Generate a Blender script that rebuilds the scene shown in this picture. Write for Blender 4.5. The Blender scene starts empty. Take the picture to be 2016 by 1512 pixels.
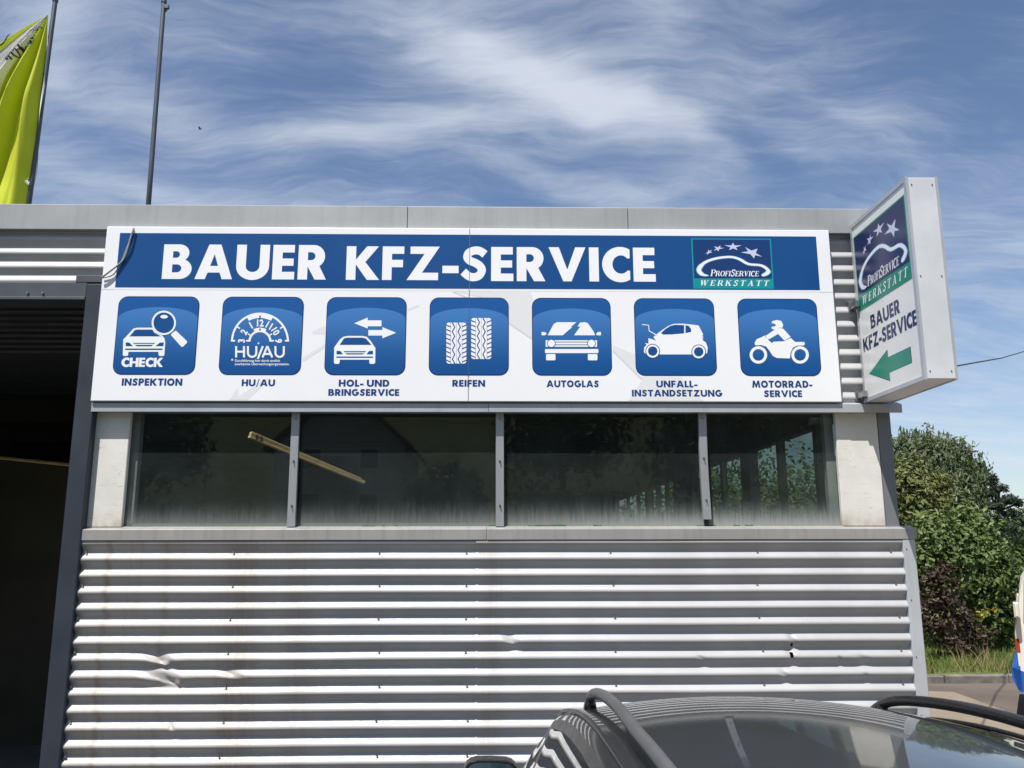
import bpy, math, random
from mathutils import Vector, Matrix, noise
from mathutils.geometry import tessellate_polygon
random.seed(7)
R = math.radians
SC = bpy.context.scene
COL = SC.collection

# ------------------------------------------------------------------ camera, sky, sun, exposure
CAM_D, CAM_H = 5.5, 2.1                     # metres from the wall, above the ground
F_PX, PITCH, YAW, ROLL = 1640.0, 0.190928, -0.0189966, -0.0017876
def axes():
    cp, sp, cy, sy, cr, sr = math.cos(PITCH), math.sin(PITCH), math.cos(YAW), math.sin(YAW), math.cos(ROLL), math.sin(ROLL)
    right = Vector((cy, sy, 0)); fwd = Vector((-sy*cp, cy*cp, sp)); up = Vector((sy*sp, -cy*sp, cp))
    return cr*right + sr*up, fwd, cr*up - sr*right
AX, AF, AU = axes()
EYE = Vector((0, -CAM_D, CAM_H))
cam = bpy.data.cameras.new('camera'); cam.sensor_width = 36; cam.lens = 36*F_PX/2016
cam.clip_start = 0.05; cam.clip_end = 2000
co = bpy.data.objects.new('camera', cam); COL.objects.link(co); SC.camera = co
M = Matrix((AX, AU, -AF)).transposed().to_4x4(); M.translation = EYE; co.matrix_world = M
def ray(px, py): return AF + AX*((px-1008)/F_PX) - AU*((py-756)/F_PX)
def at(px, py, Y):                           # a measured point of the photograph on the plane y = Y
    d = ray(px, py); return EYE + d*((Y+CAM_D)/d.y)
def atx(px, py, X):
    d = ray(px, py); return EYE + d*(X/d.x)
def k(Y): return (CAM_D+Y)/CAM_D             # measured wall coordinates -> true ones at recess Y

SUN_EL, SUN_AZ = R(63.4), R(30)
w = bpy.data.worlds.new('World'); SC.world = w; w.use_nodes = True
nt = w.node_tree; N = nt.nodes; L = nt.links; N.clear()
def nd(t, **kw):
    n = N.new(t)
    for a, b in kw.items(): setattr(n, a, b)
    return n
out = nd('ShaderNodeOutputWorld'); bg = nd('ShaderNodeBackground'); L.new(bg.outputs[0], out.inputs[0])
SKY_STRENGTH = 0.08
bg.inputs[1].default_value = SKY_STRENGTH
sky = nd('ShaderNodeTexSky', sky_type='NISHITA', sun_disc=False, sun_elevation=SUN_EL, sun_rotation=math.pi+SUN_AZ,
         air_density=1.0, dust_density=0.6, ozone_density=2.2, altitude=300)
tc = nd('ShaderNodeTexCoord'); sep = nd('ShaderNodeSeparateXYZ'); L.new(tc.outputs['Generated'], sep.inputs[0])
def mth(op, a, b=None, c=None, clamp=False):
    n = nd('ShaderNodeMath', operation=op, use_clamp=clamp)
    for i, v in enumerate((a, b, c)):
        if v is None: continue
        if isinstance(v, (int, float)): n.inputs[i].default_value = v
        else: L.new(v, n.inputs[i])
    return n.outputs[0]
zz = mth('ADD', mth('MAXIMUM', sep.outputs[2], 0.0), 0.22)
comb = nd('ShaderNodeCombineXYZ'); L.new(mth('DIVIDE', sep.outputs[0], zz), comb.inputs[0]); L.new(mth('DIVIDE', sep.outputs[1], zz), comb.inputs[1])
def proj(px, py):
    d = ray(px, py).normalized(); q = max(d.z, 0)+.22; return Vector((d.x/q, d.y/q, 0))
def tnoise(vec, scale, detail, rough, dist=0.0):
    n = nd('ShaderNodeTexNoise'); L.new(vec, n.inputs['Vector']); n.inputs['Scale'].default_value = scale
    n.inputs['Detail'].default_value = detail; n.inputs['Roughness'].default_value = rough; n.inputs['Distortion'].default_value = dist
    return n
warp = tnoise(comb.outputs[0], 2.2, 4, .5)
vs = nd('ShaderNodeVectorMath', operation='SCALE'); vsub = nd('ShaderNodeVectorMath', operation='SUBTRACT')
L.new(warp.outputs['Color'], vsub.inputs[0]); vsub.inputs[1].default_value = (.5, .5, .5)
L.new(vsub.outputs[0], vs.inputs[0]); vs.inputs['Scale'].default_value = .26
va = nd('ShaderNodeVectorMath', operation='ADD'); L.new(comb.outputs[0], va.inputs[0]); L.new(vs.outputs[0], va.inputs[1])
def streak(rot, sx, sy, loc=(0, 0, 0)):
    m = nd('ShaderNodeMapping'); L.new(va.outputs[0], m.inputs[0]); m.inputs['Rotation'].default_value = (0, 0, R(rot))
    m.inputs['Scale'].default_value = (sx, sy, 1); m.inputs['Location'].default_value = loc
    return m.outputs[0]
n1 = tnoise(streak(58, 1.1, 3.6), 1.7, 9, .58, .25)
n2 = tnoise(streak(-46, 1.2, 3.4, (3, 1, 0)), 2.1, 9, .60, .3)
n3 = tnoise(va.outputs[0], 1.5, 5, .5)
n4 = tnoise(streak(66, 1.0, 5.0, (7, 2, 0)), 4.6, 9, .68, .5)
n5 = tnoise(streak(-60, 1.0, 4.6, (1, 5, 0)), 4.0, 9, .68, .6)
fib = mth('SUBTRACT', mth('MULTIPLY', mth('ADD', n4.outputs[0], n5.outputs[0]), .5), .5)
fbm = mth('ADD', mth('ADD', mth('MULTIPLY', n1.outputs[0], .55), mth('MULTIPLY', n2.outputs[0], .45)), mth('MULTIPLY', fib, .50))
def blob(px, py, rx, ry, amp, rot=0):        # a bank of cirrus: centre and radii as angles on the sky
    c = proj(px, py); ux = (proj(px+40*math.cos(R(rot)), py+40*math.sin(R(rot)))-c)/40; uy = (proj(px-40*math.sin(R(rot)), py+40*math.cos(R(rot)))-c)/40
    ux *= rx; uy *= ry
    det = ux.x*uy.y - ux.y*uy.x
    s = nd('ShaderNodeVectorMath', operation='SUBTRACT'); L.new(va.outputs[0], s.inputs[0]); s.inputs[1].default_value = c
    d1 = nd('ShaderNodeVectorMath', operation='DOT_PRODUCT'); L.new(s.outputs[0], d1.inputs[0]); d1.inputs[1].default_value = (uy.y/det, -uy.x/det, 0)
    d2 = nd('ShaderNodeVectorMath', operation='DOT_PRODUCT'); L.new(s.outputs[0], d2.inputs[0]); d2.inputs[1].default_value = (-ux.y/det, ux.x/det, 0)
    r2 = mth('ADD', mth('MULTIPLY', d1.outputs['Value'], d1.outputs['Value']), mth('MULTIPLY', d2.outputs['Value'], d2.outputs['Value']))
    return mth('MULTIPLY', mth('POWER', 2.718, mth('MULTIPLY', r2, -1.0)), amp)
cov = None
for b in [(870, 60, 210, 75, .20, 20), (1130, 180, 260, 55, .30, 32), (980, 120, 150, 60, .12, 20), (800, 265, 330, 38, .26, -6), (130, 100, 110, 120, .18, 30), (330, 240, 220, 45, .12, 20),
          (1330, 260, 140, 30, .16, 30), (1130, 370, 230, 22, .16, 12), (1280, 60, 60, 80, .13, 60), (300, 380, 260, 22, .12, 10), (560, 190, 120, 45, -.12, 0),
          (1480, 330, 150, 30, -.14, 25), (1900, 90, 200, 130, -.10, 0), (640, 375, 150, 18, -.08, 0), (1750, 300, 250, 25, .09, 32), (1950, 520, 150, 90, .04, 0), (1900, 880, 300, 90, .16, 0)]:
    o_ = blob(*b); cov = o_ if cov is None else mth('ADD', cov, o_)
den = mth('ADD', mth('ADD', fbm, mth('MULTIPLY', mth('SUBTRACT', n3.outputs[0], .5), .25)), cov)
mr = nd('ShaderNodeMapRange', interpolation_type='SMOOTHSTEP'); L.new(den, mr.inputs[0]); mr.inputs[1].default_value = .315; mr.inputs[2].default_value = .98
mix = nd('ShaderNodeMix', data_type='RGBA'); L.new(mth('MULTIPLY', mr.outputs[0], .88), mix.inputs[0])
hs = nd('ShaderNodeHueSaturation'); L.new(sky.outputs[0], hs.inputs['Color']); hs.inputs['Saturation'].default_value = 1.02; hs.inputs['Value'].default_value = 1.16; hs.inputs['Hue'].default_value = .503
L.new(hs.outputs[0], mix.inputs[6]); mix.inputs[7].default_value = (6.6, 7.1, 8.0, 1)
L.new(mix.outputs[2], bg.inputs[0])

sl = bpy.data.lights.new('sun', 'SUN'); sl.energy = 5.0; sl.angle = R(.53); sl.color = (1, .955, .89)
so = bpy.data.objects.new('sun', sl); COL.objects.link(so)
SUN_DIR = Vector((math.sin(SUN_AZ)*math.cos(SUN_EL), math.cos(SUN_AZ)*math.cos(SUN_EL), -math.sin(SUN_EL)))
so.rotation_euler = SUN_DIR.to_track_quat('-Z', 'Y').to_euler(); so.location = (-6, -12, 20)
SC.render.engine = 'CYCLES'
SC.view_settings.view_transform = 'Standard'; SC.view_settings.look = 'None'; SC.view_settings.gamma = 1
SC.view_settings.exposure = 0.45
SC.cycles.max_bounces = 10; SC.cycles.transparent_max_bounces = 16
SC.cycles.use_denoising = True

# ------------------------------------------------------------------ materials
def srgb(r, g, b):
    f = lambda c: (c/255/12.92 if c/255 <= .04045 else ((c/255+.055)/1.055)**2.4)
    return (f(r), f(g), f(b))
MATS = {}
class NT:
    def __init__(s, name):
        s.m = bpy.data.materials.new(name); s.m.use_nodes = True; s.t = s.m.node_tree; s.n = s.t.nodes; s.l = s.t.links
        s.b = s.n['Principled BSDF']; s.o = s.n['Material Output']
    def add(s, typ, ins=None, **kw):
        q = s.n.new(typ)
        for a, b in kw.items(): setattr(q, a, b)
        for a, b in (ins or {}).items():
            if hasattr(b, 'links'): s.l.new(b, q.inputs[a])
            else: q.inputs[a].default_value = b
        return q
    def obj(s): return s.add('ShaderNodeTexCoord').outputs['Object']
    def pos(s): return s.add('ShaderNodeNewGeometry').outputs['Position']
    def noise(s, vec, scale, detail=5, rough=.55, dist=0): return s.add('ShaderNodeTexNoise', {'Vector': vec, 'Scale': scale, 'Detail': detail, 'Roughness': rough, 'Distortion': dist}).outputs[0]
    def mapv(s, vec, sc=(1, 1, 1), rot=(0, 0, 0), loc=(0, 0, 0)): return s.add('ShaderNodeMapping', {0: vec, 'Scale': sc, 'Rotation': rot, 'Location': loc}).outputs[0]
    def rng(s, v, a, b, c=0., d=1., smooth=True): return s.add('ShaderNodeMapRange', {0: v, 1: a, 2: b, 3: c, 4: d}, interpolation_type='SMOOTHSTEP' if smooth else 'LINEAR').outputs[0]
    def mixc(s, f, a, b, mode='MIX'):
        q = s.add('ShaderNodeMix', data_type='RGBA', blend_type=mode)
        for i, v in ((0, f), (6, a), (7, b)):
            if hasattr(v, 'links'): s.l.new(v, q.inputs[i])
            else: q.inputs[i].default_value = v if i == 0 else (*v[:3], 1)
        return q.outputs[2]
    def math(s, op, a, b=0., clamp=False):
        q = s.add('ShaderNodeMath', operation=op, use_clamp=clamp)
        for i, v in enumerate((a, b)):
            if hasattr(v, 'links'): s.l.new(v, q.inputs[i])
            else: q.inputs[i].default_value = v
        return q.outputs[0]
    def set(s, key, v):
        if hasattr(v, 'links'): s.l.new(v, s.b.inputs[key])
        else: s.b.inputs[key].default_value = (*v, 1) if isinstance(v, tuple) else v
    def ior(s, v): return s.math('ADD', v, s.math('MULTIPLY', s.add('ShaderNodeNewGeometry').outputs['Backfacing'], 1/v-v))
    def bump(s, h, strength=.2, dist=.01): s.l.new(s.add('ShaderNodeBump', {'Height': h, 'Strength': strength, 'Distance': dist}).outputs[0], s.b.inputs['Normal'])
def plain(name, col, rough=.5, metal=0., var=.12, scale=8, spec=.5, bump=0, coat=0., stretch=(1, 1, 1), emit=None):
    m = NT(name); c = m.noise(m.mapv(m.obj(), stretch), scale, 6, .6)
    m.set('Base Color', m.mixc(m.rng(c, .3, .7), tuple(x*(1-var) for x in col), tuple(min(1, x*(1+var)) for x in col)))
    m.set('Roughness', m.rng(c, .25, .75, max(.02, rough*.85), min(1, rough*1.15))); m.set('Metallic', metal); m.set('Specular IOR Level', spec)
    if coat: m.set('Coat Weight', coat); m.set('Coat Roughness', .03)
    if bump: m.bump(m.noise(m.obj(), scale*6, 4), bump, .004)
    if emit: m.set('Emission Color', emit[0]); m.set('Emission Strength', emit[1])
    MATS[name] = m.m; return m.m

def corrugated_mat(name, base, stains):
    m = NT(name); p = m.pos(); sx = m.add('ShaderNodeSeparateXYZ', {0: p})
    col = m.mixc(m.rng(m.noise(p, 3, 5), .3, .7), tuple(c*.92 for c in base), tuple(c*1.05 for c in base))
    if stains:
        st = m.noise(m.mapv(p, (7, .1, .22)), 3.2, 8, .62)
        zone = m.noise(m.mapv(p, (.8, .1, .3)), 1.5, 3)
        left = m.rng(sx.outputs[0], -2.7, .1, 1, 0)
        f = m.math('MULTIPLY', m.math('MULTIPLY', m.rng(st, .48, .72), m.rng(zone, .35, .6)), left)
        col = m.mixc(m.math('MULTIPLY', f, .5), col, srgb(132, 112, 92))
        for x0, wd, a in ((-2.47, .035, .42), (-2.1, .04, .22), (-1.62, .22, .22), (-1.25, .16, .12), (-.03, .12, .10)):
            g = m.math('MULTIPLY', m.rng(m.math('ABSOLUTE', m.math('SUBTRACT', m.math('ADD', sx.outputs[0], m.math('MULTIPLY', m.noise(m.mapv(p, (.1, .1, 2)), 2), .12)), x0+.06)), wd, 0, 0, 1), m.rng(m.noise(m.mapv(p, (14, .1, .8)), 3, 6), .2, .6))
            col = m.mixc(m.math('MULTIPLY', g, min(.85, a*2.1)), col, srgb(112, 88, 68))
        col = m.mixc(m.math('MULTIPLY', m.rng(sx.outputs[0], -.5, -2.2), .5), col, (.42, .39, .36))
    m.set('Base Color', col); m.set('Metallic', .08)
    m.set('Roughness', m.rng(m.noise(p, 20, 5), .3, .7, .46, .58)); m.bump(m.noise(m.mapv(p, (2, 1, 6)), 5, 4), .12, .006)
    MATS[name] = m.m; return m.m
corrugated_mat('corrugated_silver', (.375, .375, .383), True)
corrugated_mat('corrugated_silver_clean', (.40, .40, .408), False)
def flashing_mat(name, base, streaks=.3, rough=.45, metal=.25):
    m = NT(name); p = m.pos()
    st = m.noise(m.mapv(p, (5, 1, .35)), 4, 8, .6); bl = m.noise(p, 2.2, 6, .6)
    col = m.mixc(m.rng(bl, .3, .7), tuple(c*.9 for c in base), tuple(c*1.06 for c in base))
    col = m.mixc(m.math('MULTIPLY', m.rng(st, .45, .75), streaks), col, tuple(c*.55 for c in base))
    m.set('Base Color', col); m.set('Roughness', rough); m.set('Metallic', metal); m.bump(m.noise(p, 4, 3), .08, .01)
    MATS[name] = m.m; return m.m
flashing_mat('fascia_metal', (.37, .38, .38), .22)
flashing_mat('sill_metal', (.35, .34, .33), .4)
flashing_mat('drip_metal', (.42, .44, .47), .2)
flashing_mat('corner_metal', (.50, .52, .55), .12)
flashing_mat('corner_grey', (.19, .20, .22), .1)
flashing_mat('mullion_metal', (.42, .43, .46), .15, .35, .5)
plain('anthracite', srgb(44, 52, 61), .45, 0, .08, 3)
plain('header_grey', srgb(72, 76, 82), .5, 0, .1, 3)
m = NT('pillar_cream'); p = m.pos(); z = m.add('ShaderNodeSeparateXYZ', {0: p}).outputs[2]
c = m.mixc(m.rng(m.noise(p, 5, 6), .3, .7), (.62, .61, .56), (.70, .69, .645))
c = m.mixc(m.math('MULTIPLY', m.rng(z, 2.34, 2.2), m.rng(m.noise(p, 9, 5), .2, .7)), c, (.36, .31, .24))
cr = m.noise(m.mapv(p, (2, 2, 14), (0, .3, 0)), 3, 2, .4, 1.2)
c = m.mixc(m.math('MULTIPLY', m.rng(m.math('ABSOLUTE', m.math('SUBTRACT', cr, .61)), .006, 0), .75), c, (.16, .15, .13))
m.set('Base Color', c); m.set('Roughness', .6); m.bump(m.noise(p, 12, 4), .15, .004); MATS['pillar_cream'] = m.m
# window glass: clear pane with weathered dirt along its bottom
m = NT('window_glass'); p = m.pos(); sp = m.add('ShaderNodeSeparateXYZ', {0: p})
streakn = m.noise(m.mapv(p, (16, 1, 1.2)), 4, 7, .6); cloud = m.noise(p, 2.6, 5, .55)
h = m.math('ADD', sp.outputs[2], m.math('MULTIPLY', m.math('SUBTRACT', streakn, .5), .10))
low = m.rng(h, 2.50, 2.22, 0, 1); low = m.math('MULTIPLY', low, m.math('MULTIPLY', low, low))
side = m.rng(sp.outputs[0], -.9, 1.6, .10, .62)
dirt = m.math('ADD', m.math('MULTIPLY', low, m.math('ADD', side, .28)), m.rng(cloud, .3, .8, .06, .13), True)
specks = m.rng(m.noise(m.mapv(p, (1, 1, 1)), 70, 2, .5), .74, .8, 0, .25)
dirt = m.math('ADD', dirt, m.math('MULTIPLY', specks, m.rng(m.noise(p, 3, 2), .5, .6)), True)
tr = m.add('ShaderNodeBsdfTransparent', {0: (.84, .87, .87, 1)}); gl = m.add('ShaderNodeBsdfGlossy', {'Color': (1, 1, 1, 1), 'Roughness': .012})
fr = m.add('ShaderNodeFresnel', {'IOR': m.ior(1.45)}).outputs[0]
ms = m.add('ShaderNodeMixShader', {0: m.math('MULTIPLY', fr, 1.2), 1: tr.outputs[0], 2: gl.outputs[0]})
df = m.add('ShaderNodeBsdfDiffuse', {0: m.mixc(low, (.15, .19, .195), (.27, .28, .265))})
ms2 = m.add('ShaderNodeMixShader', {0: dirt, 1: ms.outputs[0], 2: df.outputs[0]})
m.l.new(ms2.outputs[0], m.o.inputs[0]); MATS['window_glass'] = m.m
m = NT('dusty_glass'); p = m.pos(); tr = m.add('ShaderNodeBsdfTransparent', {0: (.46, .58, .50, 1)}); df = m.add('ShaderNodeBsdfDiffuse', {0: (.10, .13, .11, 1)})
m.l.new(m.add('ShaderNodeMixShader', {0: m.rng(m.noise(p, 1.2, 5), .3, .7, .45, .70), 1: tr.outputs[0], 2: df.outputs[0]}).outputs[0], m.o.inputs[0]); MATS['dusty_glass'] = m.m
m = NT('clear_glass'); tr = m.add('ShaderNodeBsdfTransparent', {0: (.80, .85, .83, 1)}); gl = m.add('ShaderNodeBsdfGlossy', {'Roughness': .01})
m.l.new(m.add('ShaderNodeMixShader', {0: m.add('ShaderNodeFresnel', {'IOR': m.ior(1.45)}).outputs[0], 1: tr.outputs[0], 2: gl.outputs[0]}).outputs[0], m.o.inputs[0]); MATS['clear_glass'] = m.m
m = NT('tinted_glass'); tr = m.add('ShaderNodeBsdfTransparent', {0: (.10, .12, .12, 1)}); gl = m.add('ShaderNodeBsdfGlossy', {'Roughness': .01})
m.l.new(m.add('ShaderNodeMixShader', {0: m.math('MULTIPLY', m.add('ShaderNodeFresnel', {'IOR': m.ior(1.55)}).outputs[0], 1.5), 1: tr.outputs[0], 2: gl.outputs[0]}).outputs[0], m.o.inputs[0]); MATS['tinted_glass'] = m.m
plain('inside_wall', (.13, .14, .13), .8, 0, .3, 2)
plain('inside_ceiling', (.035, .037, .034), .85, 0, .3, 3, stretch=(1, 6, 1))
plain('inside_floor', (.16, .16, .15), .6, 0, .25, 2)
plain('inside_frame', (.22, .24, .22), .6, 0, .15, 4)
plain('wood_raw', (.82, .62, .32), .6, 0, .15, 6, stretch=(1, 1, 5))
plain('board_brown', (.055, .05, .036), .8, 0, .2, 3)
plain('wood_lit', srgb(150, 120, 60), .6, 0, .2, 6, emit=None)
plain('rubber_black', (.012, .012, .012), .6, 0, .2, 10)
plain('screw_steel', (.30, .30, .31), .35, .8, .1, 20)
plain('green_paint', srgb(52, 92, 60), .7, 0, .25, 14)
plain('door_dark', (.007, .009, .012), .5, 0, .1, 4)
plain('roof_felt', (.07, .07, .07), .9, 0, .2, 4)
plain('pole_grey', srgb(82, 90, 98), .45, .3, .08, 3)
# sign paints
plain('sign_white', (.80, .81, .84), .32, 0, .012, 1.5, .45)
plain('sign_grey_print', (.70, .71, .73), .34, 0, .012, 1.5, .45)
plain('sign_grey_edge', (.64, .65, .67), .34, 0, .012, 1.5, .45)
plain('sign_blue', srgb(13, 71, 130), .30, 0, .03, 2, .45)
plain('sign_navy', srgb(22, 36, 92), .32, 0, .03, 2, .45)
plain('caption_blue', srgb(22, 60, 120), .32, 0, .03, 2, .45)
plain('sign_lettering', (.82, .83, .86), .32, 0, .01, 2, .45)
plain('picto_blue', srgb(14, 74, 134), .32, 0, .02, 2, .45)
plain('logo_blue', srgb(16, 54, 108), .32, 0, .02, 2, .45)
plain('logo_teal', srgb(0, 140, 148), .32, 0, .02, 2, .45)
plain('logo_glow', srgb(120, 168, 214), .32, 0, .02, 2, .45)
plain('logo_lilac', srgb(198, 200, 226), .32, 0, .02, 2, .45)
plain('seam_dark', (.10, .12, .15), .6, 0, .1, 6)
plain('blade_navy', srgb(32, 44, 88), .25, 0, .03, 2, .5)
plain('blade_green', srgb(12, 132, 108), .3, 0, .03, 2, .5)
plain('blade_acrylic', (.74, .74, .72), .28, 0, .03, 1.4, .5)
flashing_mat('blade_alu', (.66, .68, .70), .03, .42, .2)
flashing_mat('blade_alu_edge', (.50, .52, .55), .08, .38, .4)
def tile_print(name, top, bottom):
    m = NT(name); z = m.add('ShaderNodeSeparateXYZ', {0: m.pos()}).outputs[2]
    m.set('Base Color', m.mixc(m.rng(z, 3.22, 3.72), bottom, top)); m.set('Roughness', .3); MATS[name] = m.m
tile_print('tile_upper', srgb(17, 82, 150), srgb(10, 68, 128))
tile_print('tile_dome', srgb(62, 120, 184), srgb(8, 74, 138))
# vehicles
plain('car_paint', (.028, .030, .031), .32, .35, .06, 2, .5, coat=1.0)
plain('car_black_trim', (.012, .012, .013), .28, 0, .1, 8)
plain('rail_black_lit', (.09, .092, .095), .45, .1, .08, 8)  # lighter copy of the black rail colour, sunlight on the rail painted in
plain('rim_alloy', (.45, .45, .46), .3, .8, .06, 6)
plain('lamp_clear', (.6, .62, .64), .08, .3, .05, 9)
plain('lamp_red', srgb(150, 14, 12), .15, 0, .05, 9)
plain('lamp_orange', srgb(150, 62, 38), .2, 0, .05, 9)
plain('mirror_blue', (.28, .46, .60), .04, 1, .02, 3)
plain('seat_grey', (.05, .05, .055), .8, 0, .1, 8)
plain('van_cream', (.72, .70, .62), .35, 0, .05, 3, coat=.4)
plain('van_blue', srgb(36, 88, 170), .35, 0, .06, 3)
# nature
def leaf_mat(name, dark, light, trans=.25):
    m = NT(name); rnd = m.add('ShaderNodeNewGeometry').outputs['Random Per Island']; n = m.noise(m.pos(), 1.7, 3)
    c = m.mixc(m.math('MULTIPLY', m.math('ADD', rnd, n), .5), dark, light)
    m.set('Base Color', c); m.set('Roughness', .5); m.set('Specular IOR Level', .35)
    t = m.add('ShaderNodeBsdfTranslucent', {0: c}); x = m.add('ShaderNodeMixShader', {0: trans, 1: m.b.outputs[0], 2: t.outputs[0]})
    m.l.new(x.outputs[0], m.o.inputs[0]); MATS[name] = m.m
leaf_mat('leaf_willow', (.075, .11, .05), (.19, .235, .125))
leaf_mat('leaf_olive', (.085, .11, .03), (.22, .23, .08))
leaf_mat('leaf_green', (.045, .085, .022), (.18, .25, .075))
leaf_mat('leaf_plum', (.032, .024, .015), (.095, .066, .04))
leaf_mat('leaf_pine', (.02, .038, .024), (.055, .08, .042))
leaf_mat('leaf_dark', (.02, .04, .015), (.06, .09, .03))
leaf_mat('petal_yellow', (.42, .32, .03), (.60, .46, .05))
leaf_mat('grass_blade', (.09, .15, .03), (.20, .25, .07))
leaf_mat('grass_dry', (.30, .25, .11), (.46, .38, .2))
plain('bark', (.10, .075, .055), .9, 0, .3, 8, bump=.6)
m = NT('asphalt'); p = m.pos()
c = m.mixc(m.rng(m.noise(p, .7, 6, .6), .3, .7), (.088, .071, .059), (.132, .107, .09))
c = m.mixc(m.rng(m.noise(p, 60, 3), .55, .75, 0, .5), c, (.22, .20, .18))
m.set('Base Color', c); m.set('Roughness', .85); m.bump(m.noise(p, 90, 3), .5, .006); MATS['asphalt'] = m.m
m = NT('yard_tarmac'); p = m.pos()
c = m.mixc(m.rng(m.noise(p, .7, 6, .6), .3, .7), (.036, .036, .035), (.058, .056, .054))
m.set('Base Color', c); m.set('Roughness', .85); m.bump(m.noise(p, 90, 3), .5, .006); MATS['yard_tarmac'] = m.m
m = NT('concrete'); p = m.pos()
c = m.mixc(m.rng(m.noise(p, .9, 7, .62), .3, .7), (.19, .155, .118), (.26, .21, .163))
c = m.mixc(m.rng(m.noise(p, 5, 6, .6), .55, .75, 0, .45), c, (.13, .11, .09))
ck = m.noise(m.mapv(p, (.5, 1.4, 1)), 1.1, 4, .6)
c = m.mixc(m.rng(m.math('ABSOLUTE', m.math('SUBTRACT', ck, .5)), .004, 0, 0, .6), c, (.08, .07, .06))
m.set('Base Color', c); m.set('Roughness', .8); m.bump(m.noise(p, 40, 4), .3, .006); MATS['concrete'] = m.m
m = NT('turf'); p = m.pos()
c = m.mixc(m.rng(m.noise(p, 1.2, 6), .3, .7), (.06, .09, .02), (.13, .15, .04))
c = m.mixc(m.rng(m.noise(p, 9, 4), .5, .75, 0, .5), c, (.20, .17, .07))
m.set('Base Color', c); m.set('Roughness', .95); m.bump(m.noise(p, 20, 5), .8, .05); MATS['turf'] = m.m
plain('kerb_stone', (.16, .15, .135), .85, 0, .3, 6, bump=.5)
plain('house_plaster', (.55, .53, .48), .8, 0, .08, 3)
plain('roof_tile', (.20, .08, .05), .8, 0, .2, 6)
plain('dark_pane', (.02, .022, .025), .05, 0, .1, 2)
m = NT('flag_cloth'); p = m.obj(); sp = m.add('ShaderNodeSeparateXYZ', {0: p})
m.set('Base Color', m.mixc(m.rng(m.noise(p, 3, 3), .3, .7), (.56, .62, .03), (.63, .69, .05))); m.set('Roughness', .7)
t = m.add('ShaderNodeBsdfTranslucent', {0: (.62, .70, .01, 1)}); m.l.new(m.add('ShaderNodeMixShader', {0: .3, 1: m.b.outputs[0], 2: t.outputs[0]}).outputs[0], m.o.inputs[0]); MATS['flag_cloth'] = m.m
plain('flag_white', (.78, .78, .76), .7, 0, .05, 6)
plain('flag_print', srgb(40, 52, 60), .7, 0, .05, 6)
plain('cable_grey', (.30, .28, .26), .6, 0, .15, 20)
plain('bird_dark', (.03, .03, .03), .8, 0, .1, 5)

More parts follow.
